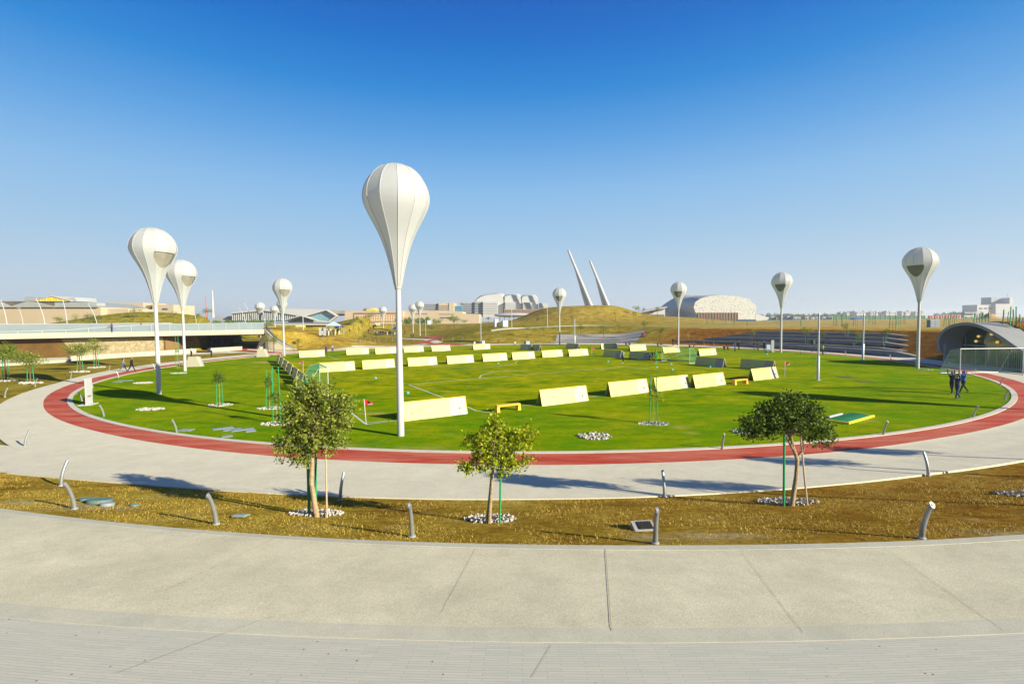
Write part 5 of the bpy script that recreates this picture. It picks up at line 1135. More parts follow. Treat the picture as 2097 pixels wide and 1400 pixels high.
part('roof_frame', [(620, 646.2), (667.6, 633.6), (690.5, 646.8), (675, 659), (671, 658), (687, 647), (667.6, 635.3), (627, 646.8)], 344, 5, mBWhite, b); part('base_frame', [(627, 646.8), (648, 655), (672, 658), (675, 660), (647, 657), (620, 646.2)], 344, 5, mBWhite, b)
gd_ = part('diamond_glass', [(627, 646.9), (667.6, 635.6), (686.8, 647), (671, 657.6), (648, 655)], 347, .6, mat('pale blue glass', (0.16, 0.32, 0.38), 0.12, var=0.25, scale=0.08, spec=0.8), b)
mu = MB()
for k in range(9):
    px = 632+k*6; poly(mu, rect(px-.15, np.interp(px, [627, 667.6, 686.8], [646.6, 635.6, 647]), px+.15, np.interp(px, [627, 648, 671, 686.8], [647, 655, 657.6, 647])), 346.8, .15)
mu.build('mullion', mBGrey, gd_)
gw = part('curtain_wall', [(475, 658), (475, 640.6), (525, 636), (545, 636.4), (603, 645.6), (603, 658)], 352, 2, mTeal, b); mu = MB()
for k in range(32):
    px = 476+k*4; poly(mu, rect(px-.55, np.interp(px, [475, 525, 545, 603], [641, 636.4, 636.8, 645.8]), px+.55, 656), 351, .6)
mu.build('mullion', mBWhite, gw)
part('lower_fold', [(584, 654), (616, 645.2), (648, 655.4), (648, 656.6), (616, 646.8), (584, 655.2)], 342, 30, mBWhite, b); part('lower_wall', [(590, 660), (590, 653), (616, 647), (640, 654), (640, 660)], 356, 2, mBGrey, b); part('side_wall', rect(440, 647, 475, 660), 356, 4, mBGrey, b)
b = bld('lattice_building', 'beige building with diamond lattice facade behind trees, left of the tall lamp')
part('wall', rect(706, 636.5, 825, 664), 380, 40, mBeige, b)
gl2 = NG('diamond lattice screen'); mp = gl2.t.nodes.new('ShaderNodeMapping'); mp.inputs['Rotation'].default_value = (0, R(45), 0); gl2.t.links.new(gl2.tc.outputs['Object'], mp.inputs[0]); ck = gl2.t.nodes.new('ShaderNodeTexChecker'); ck.inputs['Scale'].default_value = 0.75; ck.inputs['Color1'].default_value = (0.60, 0.46, 0.27, 1); ck.inputs['Color2'].default_value = (0.30, 0.18, 0.07, 1); gl2.t.links.new(mp.outputs[0], ck.inputs['Vector']); gl2.color(ck.outputs[0])
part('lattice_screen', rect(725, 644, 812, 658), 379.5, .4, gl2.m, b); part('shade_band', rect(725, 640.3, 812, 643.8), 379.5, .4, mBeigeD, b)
part('roof_light', [(742, 636), (747, 631), (750, 634), (750, 636)], 384, 12, mRoofD, b); part('roof_light', [(750, 636), (750, 633), (761, 632.5), (764, 630.5), (769, 636)], 384, 12, mYelG, b)
b = bld('campus_building', 'long low beige building with rows of small square windows')
part('wall', [(825, 664), (825, 637), (899, 635.5), (947, 637.5), (947, 642), (981, 643), (981, 664)], 385, 30, mBeige, b)
for k in range(7): part('window', rect(900.5+k*4.4, 642.4, 902.3+k*4.4, 643.8), 384.6, .3, mWin, b); part('window', rect(902+k*3.5, 649, 903.6+k*3.5, 651.5), 384.6, .3, mWin, b)
for k in range(7): part('window', rect(852+k*3.6, 641.5, 853.5+k*3.6, 643), 384.6, .3, mWin, b)
b = bld('office_tower', 'grey and beige striped block behind the twin far lamps')
part('shaded_wall', rect(866, 620.8, 898, 634.5), 470, 24, mBGrey, b); part('wall', rect(898, 620, 929, 638), 468, 24, mBeige, b)
for k in range(3): part('window_band', rect(898, 626+k*3.6, 919, 627+k*3.6), 467.7, .3, mWin, b); part('window_band', rect(866, 624+k*3.6, 898, 625+k*3.6), 469.7, .3, mWin, b)
part('glass_link', rect(929, 626.5, 946, 638), 475, 10, mTeal, b); part('fin', rect(919, 620, 920.5, 638), 467.5, .6, mBGrey, b)
def puff(pts, Y, depth, name, m, root, steps=7, k0=.90):
    q = [pz(px, py, Y+3) for px, py in pts]; zb = min(z for x, z in q); cx = (min(x for x, z in q)+max(x for x, z in q))/2; mb = MB(); n = len(q); vs = []; L = []
    for i in range(steps+1):
        t = i/steps; sc_ = k0+(1-k0)*math.sin(math.pi*t); L.append([(cx+(x-cx)*sc_, Y+depth*t, zb+(z-zb)*sc_) for x, z in q])
    for l in L: vs += l
    mb.add(vs, [(i*n+k, i*n+(k+1) % n, (i+1)*n+(k+1) % n, (i+1)*n+k) for i in range(steps) for k in range(n)]+[tuple(range(n-1, -1, -1)), tuple(steps*n+k for k in range(n))]); o = mb.build(name, m, root, True); o.data.set_sharp_from_angle(angle=R(75)); return o
b = bld('hospital', 'hospital of white blocks under three big pale curved shells')
for pts in ([(971, 645), (971, 616), (975, 609), (982, 604), (992, 601), (1004, 599.2), (1018, 598), (1028, 598.2), (1032, 602), (1034, 612), (1034.5, 626), (1033, 645)],
            [(1030, 640), (1032, 604), (1038, 601.5), (1050, 600), (1062, 600), (1066, 602.5), (1069, 611), (1070, 625), (1069, 640)], [(1066, 640), (1067, 606), (1071, 603), (1084, 601.6), (1097, 602), (1101, 606), (1103.5, 614), (1103.5, 640)]):
    puff(pts, 505, 40, 'curved_shell', mShell, b)
part('block', rect(943, 618.5, 971.6, 642), 499, 20, mBGrey, b); part('block', rect(972, 617.3, 988.6, 648), 497, 20, mBGrey, b); part('block', rect(989, 617, 1019.6, 650), 494, 20, mBWhite, b); part('canopy', rect(941, 618.0, 950, 621), 498, 14, mBGrey, b)
for x0, x1, y0, y1, Y in ((1034.6, 1056, 618, 640, 500), (1071, 1090, 619, 640, 500), (1104, 1122, 620.5, 634, 502)): part('block', rect(x0, y0, x1, y1), Y, 5, mBWhite, b)
for k in range(5):
    part('window_band', rect(944, 622.2+k*4.4, 971, 623.6+k*4.4), 498.6, .3, mWin, b); part('window_band', rect(973, 621.2+k*5, 988, 622.8+k*5), 496.6, .3, mWin, b); part('window_band', rect(990, 621.6+k*4.8, 1019, 622.5+k*4.8), 493.6, .3, mBGrey, b)
for k in range(3):
    part('window_band', rect(1035, 622+k*4, 1055.5, 622.9+k*4), 499.7, .2, mBGrey, b); part('window_band', rect(1072, 622.5+k*3.6, 1089.5, 623.3+k*3.6), 499.7, .2, mBGrey, b)
b = bld('perimeter_wall', 'brown wall before the foot of the ceramic shells', 'wall'); part('wall', rect(1032, 634, 1104, 643), 440, 2, mBeigeD, b); part('coping', rect(1032, 633.3, 1104, 634), 439.8, 2.4, mBeige, b)
b = bld('portable_cabin', 'grey blue cabin with windows left of the brown hill top', 'cabin'); part('cabin', rect(1104, 631.5, 1128, 640.5), 300, 4, mBWhite, b); part('roof', rect(1103.5, 630.4, 1128.5, 631.5), 299.5, 5, mBGrey, b)
for k in range(4): part('window', rect(1106+k*5.4, 634, 1109.6+k*5.4, 637.5), 299.8, .1, mWin, b)
def canopy():
    root = empty('canopy_shelter', (0, 0, 0), 0, 'white oval canopy at the foot of the shell building', 'canopy'); x, z = pz(1052, 645, 330); MB().ball((x, 330, z), (13.5, 8, 1.6), 28, 8).build('canopy_roof', mWhite, root, True)
    for k in range(7): MB().tube([(x-10+k*3.3, 327, z-5), (x-8.6+k*2.9, 327, z)], .22, 6).build('column', mWhite, root)
canopy()
# leaning twin towers
def towers():
    for (xt, yt, xl, xr, ybm, sx, sy), lb in (((1165, 515.5, 1204, 1212.5, 632, 1196, 590), 'taller leaning white tower behind the brown hill'), ((1209.5, 537.5, 1240, 1248.5, 634, 1232, 600), 'shorter leaning white tower right of the taller one')):
        root = empty('leaning_tower', (0, 0, 0), 0, lb, 'tower', 'twin leaning towers'); Y = 470; T = pz(xt, yt, Y); Lf = pz(xl, ybm, Y); Rt = pz(xr, ybm, Y); S = pz((xt*.35+xr*.65)-1.5, yt*.35+ybm*.65, Y)
        mb = MB(); pts = [Vector((T[0], Y, T[1])).lerp(Vector((Rt[0], Y, Rt[1])), t) for t in np.linspace(0, 1, 9)]; mb.tube(pts, [1.05+.9*t for t in np.linspace(0, 1, 9)], 8); mb.build('shaft', mBWhite, root, True)
        a = pts[2]; mb = MB(); q = [a.lerp(Vector((Lf[0], Y+2, Lf[1])), t) for t in np.linspace(0, 1, 6)]; mb.tube(q, [1.0+.75*t for t in np.linspace(0, 1, 6)], 8); mb.build('leg', mBWhite, root, True)
        MB().tube([pts[0], pts[0]+(pts[0]-pts[1]).normalized()*2.0], [1.05, .8], 8).build('tip', mBGrey, root, True)
towers()
# perforated white dome
gp = NG('perforated white panels', .6, .3); vo = gp.t.nodes.new('ShaderNodeTexVoronoi'); vo.inputs['Scale'].default_value = 0.75; vo.inputs['Randomness'].default_value = 0.9; gp.t.links.new(gp.tc.outputs['Object'], vo.inputs['Vector'])
dk = gp.ramp(vo.outputs['Distance'], [(0.20, 1.0), (0.30, 0.0)]); dk = gp.math('MULTIPLY', dk, gp.ramp(gp.noise(.12, 3), [(0.34, 0.35), (0.5, 1.0)])); gp.color(gp.mix(dk, (0.46, 0.455, 0.41), (0.09, 0.09, 0.08)))
b = bld('domed_arena', 'low white perforated dome right of the leaning towers')
puff([(1361, 660), (1361, 646), (1363, 636), (1372, 628), (1383, 619), (1394, 611), (1404, 605.5), (1418, 602), (1440, 601), (1460, 603), (1470, 625), (1470, 660)], 428, 50, 'dome_shell', gp.m, b, 9, .86)
puff([(1418, 662), (1426, 650), (1417, 638), (1413, 627), (1416, 616), (1426, 608), (1447, 602.4), (1476, 600), (1506, 602.6), (1533, 608.5), (1551, 625), (1547, 640), (1546, 662)], 398, 60, 'dome_shell', gp.m, b, 9, .93)
part('base_wall', rect(1512, 647, 1546, 663), 399, 6, mBeige, b)
b = bld('site_fence', 'brown hoarding in front of the white dome', 'fence'); part('hoarding', rect(1427.5, 640, 1511.5, 661.5), 330, .6, mBeigeD, b); f_ = MB(); 
for k in range(15): poly(f_, rect(1429+k*5.8, 640, 1429.5+k*5.8, 661.5), 329.7, .3)
f_.build('fence_post', mRoofD, b)
mFG = mat('dark green hoarding', (0.03, 0.10, 0.07), 0.8, var=0.2, scale=.2); mFB = mat('dark blue hoarding', (0.03, 0.06, 0.11), 0.8, var=0.2, scale=.2)
b = bld('site_fence', 'dark green hoarding left of the brown one', 'fence'); part('hoarding', [(1394, 659), (1427, 659), (1427, 648), (1394, 650)], 325, .6, mFG, b)
b = bld('site_fence', 'dark blue hoarding right of the brown one', 'fence'); part('hoarding', rect(1508, 654, 1548, 662), 318, .6, mFB, b)
b = bld('sports_hall', 'low white hall with slanting canopy roof left of the dome'); part('wall', [(1305, 652), (1362, 652), (1362, 632), (1330, 636), (1305, 640)], 410, 20, mBWhite, b); part('canopy_roof', [(1298, 641), (1366, 627.5), (1366, 629.5), (1300, 642)], 402, 24, mBWhite, b); part('brick_panel', [(1330, 640), (1360, 634), (1360, 630.8), (1332, 636)], 409, .5, mBeigeD, b); part('window_band', rect(1316, 644, 1360, 648), 409.5, .3, mWin, b)
b = bld('white_tent', 'white low tent roof right of the dome', 'tent'); part('tent_roof', [(1547, 662), (1547, 643.5), (1556, 644), (1573, 650), (1573, 654), (1556, 662)], 405, 20, mBWhite, b)
# white building at the right edge
b = bld('warehouse', 'big white and grey stepped building on the right skyline'); part('grey_wall', rect(2001, 624, 2039, 643), 905, 30, mat('light grey wall', (.42, .41, .40), .8), b); part('white_wall', [(2039, 643), (2075, 643), (2075, 609.5), (2067.5, 609.5), (2067.5, 622), (2039, 622)], 900, 30, mBWhite, b); part('tower', rect(2030, 608.5, 2067, 624), 915, 20, mBGrey, b); part('aerial', rect(2063.6, 601, 2064.2, 609), 916, .6, mBGrey, b)
for k in range(3): part('window', rect(2006+k*10, 630, 2012+k*10, 633), 904.6, .3, mWin, b)
# rows of small far houses and sheds
g = random.Random(21)
for k in range(26):
    px = 1722+k*6.6+g.uniform(-1, 1); w_ = g.uniform(4.5, 6.2); yt = 639.5-(px-1722)*.009+g.uniform(-2.4, .8); b = bld('far_house', ('white far-off house, %s from left on the skyline between palms and the right lamp' % (ordn+['fifteenth', 'sixteenth', 'seventeenth', 'eighteenth', 'nineteenth', 'twentieth', 'twenty-first', 'twenty-second', 'twenty-third', 'twenty-fourth', 'twenty-fifth', 'twenty-sixth'])[k]), 'house', 'far-off white houses'); Y = 1150+g.uniform(-60, 60)
    part('wall', rect(px, yt, px+w_, 648), Y, 14, mBWhite, b)
    if g.random() < .5: part('roof', rect(px+1, yt-1.2, px+w_-1.4, yt), Y+2, 6, mBWhite, b)
    for q in range(2): part('window', rect(px+1+q*2.2, yt+2, px+2+q*2.2, yt+3.4), Y-.4, .3, mWin, b)
for k in range(13):
    px = 1568+k*11.5+g.uniform(-2, 2); w_ = g.uniform(6, 10); yt = 648.5+g.uniform(-1.5, 1.5); b = bld('site_shed', 'pale low shed, %s from left in the yard right of the dome' % ordn[k], 'shed', 'sheds in the yard'); Y = 520+g.uniform(-20, 20)
    part('wall', rect(px, yt, px+w_, 656), Y, 8, g.choice([mBWhite, mBeige, mBWhite, mBGrey]), b); part('roof', rect(px-.3, yt-.9, px+w_+.3, yt), Y-.5, 9, mBGrey, b); part('door', rect(px+2, yt+2, px+4, 656), Y-.3, .2, mWin, b)
for x0, x1, y0, y1, Y, m, lb in ((1560, 1705, 655.5, 658.5, 360, mat('dull green mesh fence', (.14, .17, .11), .9), 'dull green fence before the sheds right of the dome'), (1705, 1895, 646, 654.5, 430, mat('green screen', (.08, .16, .08), .9, var=.2, scale=.1), 'long green screen under the row of white houses'), (1895, 2100, 652, 658, 330, mat('mid green screen', (.10, .20, .07), .9, var=.2, scale=.1), 'long green screen right of the big right lamp')):
    b = bld('screen_fence', lb, 'fence'); part('screen', rect(x0, y0, x1, y1+1.5), Y, .3, m, b); f_ = MB()
    for k in range(20): px = x0+(x1-x0)*k/19.; poly(f_, rect(px-.2, y0-.4, px+.2, y1+1.5), Y-.3, .2)
    f_.build('fence_post', mGrey, b)
b = bld('tarpaulin', 'blue tarpaulin heap before the green screen', 'tarpaulin'); part('tarpaulin_sheet', [(1744, 656), (1750, 651.5), (1758, 652.5), (1766, 651.8), (1772, 656)], 425, 4, CL['blue'], b)
mStripeR = mat('red barrier paint', (.5, .08, .06), .6)
for k in range(6):
    px = 1902+k*11.2; b = bld('road_barrier', ordn[k]+' red and white barrier from the left in the row right of the big lamp', 'barrier', 'red and white barriers')
    part('barrier_body', [(px, 653.5), (px+9.6, 653.5), (px+9.6, 645.6-k*.3), (px, 646-k*.3)], 345, .8, mBWhite, b)
    for q in range(2): part('red_stripe', [(px+1.5+q*4.6, 653.5), (px+3.6+q*4.6, 653.5), (px+4.4+q*4.6, 646-k*.3), (px+2.3+q*4.6, 646-k*.3)], 344.7, .2, mStripeR, b)
b = bld('bus', 'white bus with dark windows beyond the barriers', 'bus'); part('body', [(1974, 649.5), (1994.5, 649.5), (1994.5, 639.4), (1976, 639), (1974, 641)], 400, 3, mBWhite, b); part('window', rect(1975.5, 640.6, 1993.5, 645), 399.6, .2, mWin, b)
for q in (1978, 1990): x, z = pz(q, 649.3, 399.5); MB().tube([(x, 399.2, z), (x, 399.9, z)], .55, 12).build('wheel', mDark, b)
b = bld('container', 'white container right of the bus', 'container'); part('body', rect(1996, 638.5, 2007, 648.5), 402, 3, mBWhite, b); part('door', rect(1999, 640, 2004, 648), 401.7, .2, mBGrey, b)
def heap():
    V = []; n = 22; x0, z0 = pz(2034, 652, 260); mb = MB(); r_ = random.Random(3); vs = []
    for i in range(9):
        q = i/8
        for k in range(n):
            a = 2*math.pi*k/n; rr_ = 6.0*q*(1+r_.uniform(-.12, .12)); vs.append((x0+rr_*math.cos(a), 262+rr_*.7*math.sin(a), z0-.2+3.6*(1-q)**1.1*(1+r_.uniform(-.1, .1))*(1 if i < 8 else 0)))
    mb.add(vs, [(i*n+k, i*n+(k+1) % n, (i+1)*n+(k+1) % n, (i+1)*n+k) for i in range(8) for k in range(n)]); o = mb.build('soil_heap', mat('heap earth', (.40, .27, .12), .95, var=.4, scale=.8, bump=.6, bscale=3), None, True, fixn=False); tag(o, 'mound of brown soil left of the white and grey stepped building', 'heap')
heap()
# second bridge, arch, tents in the valley
b = bld('road_bridge', 'far low road bridge with cream edge in front of the library', 'bridge')
part('deck', rect(560, 661.5, 768, 666), 200, 8, mCream2, b); part('abutment_wall', [(626, 690), (626, 665), (768, 665), (768, 690)], 207.5, .6, mBrown, b); part('parapet', rect(560, 660.3, 768, 661.5), 199.8, .3, mGlassRail, b)
def arch():
    root = bld('start_arch', 'yellow inflatable arch behind the dry slope, before the road bridge', 'arch'); Y = 152; x0, z0 = pz(604, 682, Y); x1, _ = pz(626, 682, Y); z1 = pz(615, 669.5, Y)[1]
    MB().tube([(x0, Y, 0), (x0, Y, z1-.8), (x0+.5, Y, z1), (x1-.5, Y, z1), (x1, Y, z1-.8), (x1, Y, 0)], .55, 12).build('arch_tube', mYF, root, True); MB().box(((x0+x1)/2, Y-.58, z1), (2.2, .05, .5)).build('banner', mWhite, root)
arch()
def tent(px, py, w_, m, label):
    x, y = at(px, py); root = empty('tent', (x, y, hz(x, y)), .2, label, 'tent', 'small event tents'); MB().slab([(-w_/2, -w_/2, 2.1), (w_/2, -w_/2, 2.1), (w_/2, w_/2, 2.1), (-w_/2, w_/2, 2.1)], (0, 0, .12)).build('valance', m, root)
    r = MB(); r.add([(-w_/2, -w_/2, 2.22), (w_/2, -w_/2, 2.22), (w_/2, w_/2, 2.22), (-w_/2, w_/2, 2.22), (0, 0, 3.2)], [(0, 1, 4), (1, 2, 4), (2, 3, 4), (3, 0, 4)]); r.build('tent_roof', m, root)
    for sx in (-1, 1):
        for sy in (-1, 1): MB().tube([(sx*w_*.48, sy*w_*.48, 0), (sx*w_*.48, sy*w_*.48, 2.1)], .05, 6).build('leg', mGrey, root)
tent(684, 684, 3.2, mat('pale blue tent cloth', (.35, .5, .65), .8), 'pale blue tent in the valley before the road bridge'); tent(695, 685, 3.0, cloth('navy', None), 'navy tent beside the pale blue one'); tent(811, 686, 3.0, cloth('navy', None), 'dark tent touching the tall lamp post')
for px, lb in ((656, 'left of two white upright panels in the valley'), (665, 'right of two white upright panels in the valley')):
    x, y = at(px, 689); root = empty('display_panel', (x, y, hz(x, y)), 0, lb, 'panel', 'white upright panels'); MB().box((0, 0, 1.1), (.55, .1, 1.8)).build('panel', mWhite, root); MB().box((0, 0, .1), (1.1, .6, .2)).build('foot', mDark, root)
# curved street lamps
def street_lamp(pb, pt, Y, label, r=.11):
    x0, z0 = pz(*pb, Y); x1, z1 = pz(*pt, Y); root = empty('street_lamp', (0, 0, 0), 0, label, 'street lamp', 'curved street lamps on the bridge road'); d = x1-x0; P = [Vector((x0+d*t**2.6, Y, z0-3+(z1-z0+3)*t)) for t in np.linspace(0, 1, 10)]
    MB().tube(P, [r*(1-.45*t) for t in np.linspace(0, 1, 10)], 8).build('pole', mWhite, root, True); MB().box(P[-1], (.9, .3, .14)).build('lamp_head', mGrey, root)
for k, (a, c, Y) in enumerate([((15, 664), (0, 612), 110), ((48, 664), (38, 630), 150), ((93, 664), (72, 609), 112), ((138, 664), (128, 613), 118), ((200, 664), (178, 620), 125), ((402, 658), (393, 625), 160), ((504, 658), (487, 628), 165), ((515, 658), (498, 618), 170), ((543, 658), (535, 630), 172)]):
    street_lamp(a, c, Y, ordn[k]+' curved white street lamp from the left along the bridge road')
for px, lb in ((230, 'person in dark red top leaning on the bridge rail, left one'), (290, 'person in navy top leaning on the bridge rail, right one')):
    x, y, z = dist(px, 676, 92 if px < 250 else 96); person(x, y, 4.4, R(-110), lb, 'maroon' if px < 250 else 'navy', 'denim', 'lean', 1.78, group='people on the bridge')
for px, lb, c_ in ((2086, 'left of two people in black walking at the right edge of the plateau', 'black'), (2094, 'right of two people at the right edge of the plateau, in blue top', 'blue')):
    x, y, _ = dist(px, 676, 80); person(x, y, hz(x, y)+.02, R(-90), lb, c_, 'black', 'walk', 1.8)
# ---------------------------------------------------------------- trees of the slopes and plateau
def stree(px, py, hp, wp, lm_, label, seed, dark=True, group='small trees on the slopes', n=260, stakes=False):
    x, y = at(px, py); hgt = hp*y/1000; wd = wp*y/1000
    std_tree(px, py, hgt, wd, lm_, label, seed, group, n, stakes, max(.12, wd*.075), pos=(x, y))
T = [(930, 675, 28, 30, 'M', 'large bright green tree on the slope before the campus building'), (902, 671, 18, 18, 'M', 'green tree left of the large bright one on the slope'), (885, 683, 17, 16, 'M', 'dark green tree low on the slope left of the bright ones'), (951, 668, 14, 12, 'M', 'small green tree right of the large bright one'),
     (1079, 690, 25, 15, 'O', 'olive tree on the hillside before the right kiosk'), (1112, 688, 20, 12, 'O', 'small olive tree on the hillside right of the kiosks'), (1189, 686, 24, 16, 'D', 'dark tree before the low terraces, left'), (1236, 690, 24, 20, 'D', 'dark bushy tree in the low terraces, second'), (1268, 682, 18, 14, 'O', 'pale olive tree above the low terraces'), (1321, 684, 26, 16, 'D', 'tall tree at the right end of the low terraces'), (1351, 698, 28, 20, 'D', 'dark round tree beside the low terraces, lowest'),
     (1101, 668, 20, 8, 'D', 'narrow dark tree at the foot of the brown hill'), (1172, 664, 20, 10, 'O', 'sparse tree on the brown hill right of the middle lamp'), (1260, 657, 22, 8, 'O', 'thin leaning tree on the brown hill'), (1297, 651, 14, 8, 'M', 'small tree at the right foot of the brown hill'), (1302, 645, 18, 16, 'O', 'palm-like tree left of the white hall'), (1318, 645, 16, 10, 'O', 'second palm-like tree left of the white hall'), (1346, 648, 22, 12, 'M', 'green tree before the white hall'), (1370, 650, 20, 9, 'M', 'narrow green tree left of the dome lamp'),
     (1335, 650, 14, 8, 'D', 'dark tree low before the white hall'), (1408, 697, 12, 10, 'Y', 'small bright shrub on the rust-brown bank'), (1540, 705, 30, 12, 'O', 'thin olive tree at the foot of the rust-brown bank'), (1652, 708, 40, 26, 'O', 'umbrella-shaped sparse tree on tripod stakes before the stepped walls'), (1734, 694, 34, 14, 'O', 'sparse staked tree above the stepped walls'), (1756, 709, 30, 14, 'O', 'olive tree right of the far grey pole between the walls'), (1812, 706, 32, 14, 'D', 'tree in the stepped walls left of the big right lamp'), (1685, 705, 26, 12, 'M', 'green tree right of the tall grey pole'),
     (123, 669, 20, 22, 'O', 'round yellowish bush behind the glass parapet'), (157, 669, 26, 16, 'Y', 'yellow-green tree behind the bridge'), (168, 669, 18, 9, 'O', 'thin tree right of the yellow-green one'), (189, 669, 26, 26, 'D', 'dark staked tree behind the bridge'), (208, 664, 20, 14, 'O', 'olive tree behind the bridge at the mound foot'), (275, 655, 24, 24, 'O', 'bare spreading tree on the green mound'), (311, 652, 14, 10, 'M', 'small tree on the green mound left of the lamp post'), (358, 654, 16, 10, 'D', 'dark sapling right of the front left lamp post'), (408, 655, 14, 16, 'O', 'tree at the right foot of the green mound'),
     (425, 660, 18, 20, 'O', 'first olive bush by the bridge road below the masts'), (443, 660, 16, 18, 'O', 'second olive bush by the bridge road below the masts'), (464, 660, 26, 16, 'O', 'taller olive tree by the left end of the library'), (500, 662, 14, 16, 'O', 'olive bush before the library glass'), (527, 662, 12, 14, 'O', 'second olive bush before the library glass'), (553, 662, 20, 24, 'M', 'green tree before the library between the far lamps'), (575, 662, 14, 14, 'M', 'green bush before the library at the near lamp'),
     (646, 662, 8, 4, 'O', 'tiny tree at the diamond window'), (612, 712, 18, 9, 'O', 'pale sapling on the dry slope'), (724, 674, 24, 22, 'M', 'left green tree at the end of the road bridge'), (742, 674, 18, 16, 'M', 'right green tree at the end of the road bridge'), (757, 662, 20, 24, 'O', 'olive tree before the lattice facade'), (800, 656, 10, 14, 'O', 'bush before the lattice facade right part'), (836, 658, 16, 16, 'D', 'dark tree right of the tall lamp post'), (855, 657, 14, 14, 'D', 'dark tree between the twin far lamps'), (872, 657, 12, 12, 'D', 'dark tree right of the twin far lamps'), (747, 697, 14, 8, 'O', 'thin tree in the valley left of the tiny lamp'), (770, 700, 12, 10, 'O', 'small tree beside the winding track'), (983, 661, 12, 10, 'O', 'small tree left of the kiosks on the plateau'), (1000, 661, 12, 10, 'O', 'second small tree left of the kiosks')]
LM = dict(M=mLeafMid, O=mLeafOlive, D=mLeafDark, Y=mLeafYel)
for k, (px, py, hp, wp, c, lb) in enumerate(T): stree(px, py, hp, wp, LM[c], lb, 100+k, stakes=(px in (189, 1652, 1734, 1756, 1812, 157)), n=420)
# leafless staked saplings on the right plateau
for k, (px, py, hp) in enumerate([(1710, 668, 20), (1724, 668, 24), (1752, 668, 20), (1781, 662, 28), (1790, 664, 26), (1828, 678, 32), (1840, 666, 20), (1852, 664, 18), (1938, 669, 22), (1950, 668, 24), (1977, 668, 20), (2000, 668, 22), (2018, 668, 20), (2064, 674, 30), (2074, 678, 40), (2081, 674, 26), (1460, 664, 18), (1485, 664, 18), (1448, 664, 16), (1503, 666, 16), (1530, 668, 14), (1640, 668, 14), (1590, 666, 12), (1437, 664, 16)]):
    x, y = at(px, py); hgt = hp*y/1000; root = empty('young_tree', (x, y, hz(x, y)), g.uniform(0, 3), 'leafless sapling between green stakes, %s in list order on the plateau' % k, 'sapling', 'leafless staked saplings on the plateau')
    root['label'] = 'leafless sapling held by tall green stakes on the dry plateau in the right half'
    MB().tube([(0, 0, 0), (.04, 0, hgt*.5), (-.03, 0, hgt*.85)], .03, 5).build('trunk', mBarkD, root)
    for s in (-1, 1): MB().tube([(s*.45, 0, 0), (s*.38, 0, hgt)], .055, 6).build('support_stake', mGreenStake, root)
# palms and tree belt on the right skyline
def palm(px, py, hp, Y, label):
    x, y, z = dist(px, py, Y); z = hz(x, y); hgt = hp*Y/1000; root = empty('palm_tree', (x, y, z), 0, label, 'palm', 'palms on the right skyline'); MB().tube([(0, 0, 0), (0, 0, hgt*.85)], .45, 6).build('trunk', mBarkD, root)
    f = MB(); gg = random.Random(px)
    for k in range(15):
        a = k*2.4; e = gg.uniform(-.4, .9); L = hgt*.32; p = [Vector((math.cos(a)*L*t, math.sin(a)*L*t, hgt*.85+L*(e*t-.9*t*t))) for t in (0, .35, .7, 1)]; sd = Vector((-math.sin(a), math.cos(a), 0))*L*.13
        for i in range(3): f.add([p[i]-sd*(1-.25*i), p[i]+sd*(1-.25*i), p[i+1]+sd*(.75-.25*i), p[i+1]-sd*(.75-.25*i)], [(0, 1, 2, 3)])
    f.build('crown', mLeafDark, root, fixn=False)
for k in range(14): palm(1556+k*13.5+g.uniform(-3, 3), 648, g.uniform(9, 13), 780, 'tall palm, %s from the left above the tree belt right of the dome' % ordn[k])
def belt(name, x0, x1, yt, Y, n, sz, label, seed):
    gg = random.Random(seed); bl = []
    for k in range(int((x1-x0)/4)):
        px = x0+k*4; x, y, z = dist(px, yt+gg.uniform(0, 3), Y); zg = hz(x, Y); hh = max(2, z-zg); bl.append((x, Y+gg.uniform(-15, 15), zg+hh*.5, 3.2*Y/800, 4, hh*.5))
    V, Fq, _ = leaves(bl, n, sz, 10, sz*.7, seed, fill=.2); o = raw_mesh(name, V, Fq, mLeafMid); tag(o, label, 'trees', None, 'stuff')
belt('tree_belt', 1550, 1735, 642, 820, 15000, 1.5, 'belt of far green trees under the palms right of the dome', 1)
belt('tree_belt', 1935, 1995, 638, 800, 5000, 1.5, 'dark clump of far trees left of the stepped white building', 2)
belt('tree_belt', 320, 560, 655, 330, 6000, .8, 'far olive scrub along the left skyline behind the bridge', 3)
belt('tree_belt', 822, 890, 649, 330, 4000, .7, 'dark row of trees before the campus building', 4)

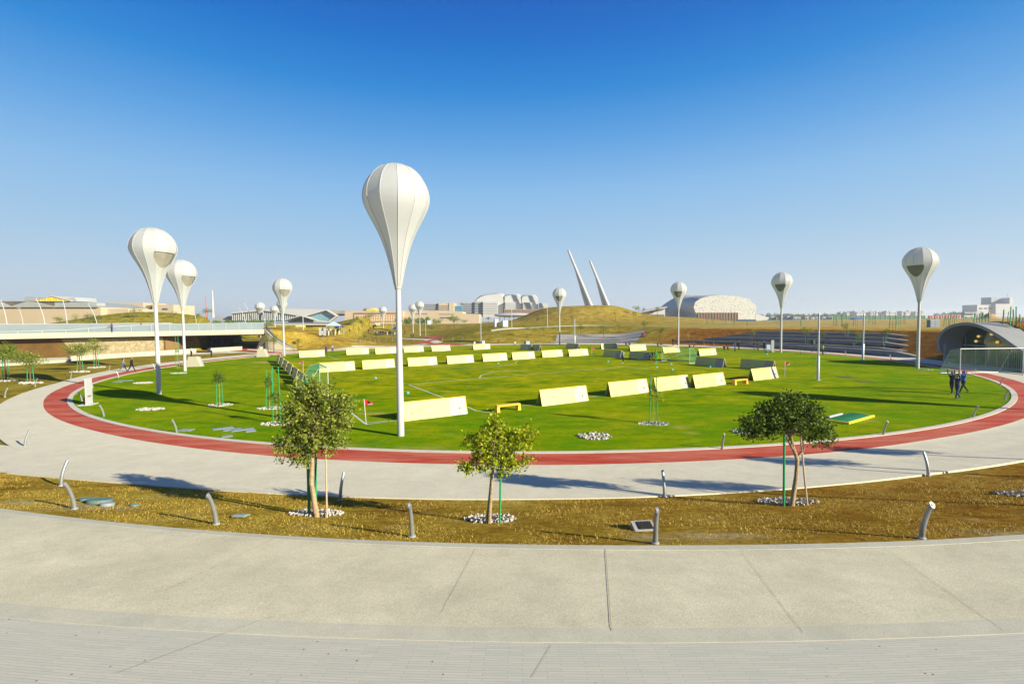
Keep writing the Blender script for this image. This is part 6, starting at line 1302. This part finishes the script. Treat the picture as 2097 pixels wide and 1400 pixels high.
# ---------------------------------------------------------------- grass blades (uncountable)
def blades(name, n, s0, s1, az0, az1, hgt, wid, m, label, seed, keep=None, patch=.7, edge=0.0):
    g_ = np.random.default_rng(seed); az = np.radians(g_.uniform(az0, az1, n)); u = g_.uniform(0, 1, n)
    if edge: u = np.where(g_.uniform(0, 1, n) < edge, 1-np.abs(g_.normal(0, .02, n)), u)
    r = RAD+s0+(s1-s0)*u; x = CX+r*np.sin(az); y = CY-r*np.cos(az)
    f = np.sin(x*1.7+np.sin(y*2.3)*1.4)*np.cos(y*1.9+np.sin(x*1.1)*1.7); ok = g_.uniform(0, 1, n) < (1-patch*.5+patch*.5*f); x, y = x[ok], y[ok]; n = len(x)
    z = h(x, y)-.01+(0.03 if s1 <= 0.01 else 0); a = g_.uniform(0, 2*np.pi, n); hh = hgt*g_.uniform(.4, 1.4, n); w_ = wid*g_.uniform(.6, 1.4, n); lx, ly = g_.normal(0, .55, n)*hh, g_.normal(0, .55, n)*hh
    V = np.stack([np.c_[x-np.cos(a)*w_, y-np.sin(a)*w_, z], np.c_[x+np.cos(a)*w_, y+np.sin(a)*w_, z], np.c_[x+lx, y+ly, z+hh]], 1).reshape(-1, 3)
    o = raw_mesh(name, V, np.arange(3*n).reshape(-1, 3), m); return tag(o, label, 'grass', None, 'stuff')
mBladeDry = leaf_mat('dry grass blades', (0.26, 0.14, 0.015), (0.62, 0.46, 0.09), (0.36, 0.40, 0.035)); mBladeGreen = leaf_mat('lawn blades', (0.06, 0.17, 0.003), (0.24, 0.32, 0.006))
blades('dry_grass', 200000, 6.9, 12.25, -26, 24, .05, .007, mBladeDry, 'dry brown grass tufts of the foreground strip', 5, patch=1.25)
blades('lawn_grass', 120000, -9, 0.0, -46, 52, .035, .009, mBladeGreen, 'short green blades of the near lawn edge', 6, patch=.3, edge=.15)

# ---------------------------------------------------------------- thin haze in the air
def haze():
    b = MB(); b.box((0, 0, 39), (10800, 10800, 82)); m = bpy.data.materials.new('haze air'); m.use_nodes = True; t = m.node_tree; t.nodes.clear()
    v = t.nodes.new('ShaderNodeVolumePrincipled'); v.inputs['Color'].default_value = (0.80, 0.87, 0.95, 1); v.inputs['Density'].default_value = 0.00028; v.inputs['Anisotropy'].default_value = 0.2
    o = t.nodes.new('ShaderNodeOutputMaterial'); t.links.new(v.outputs[0], o.inputs['Volume']); x = b.build('haze', m); tag(x, kind='stuff')
haze()
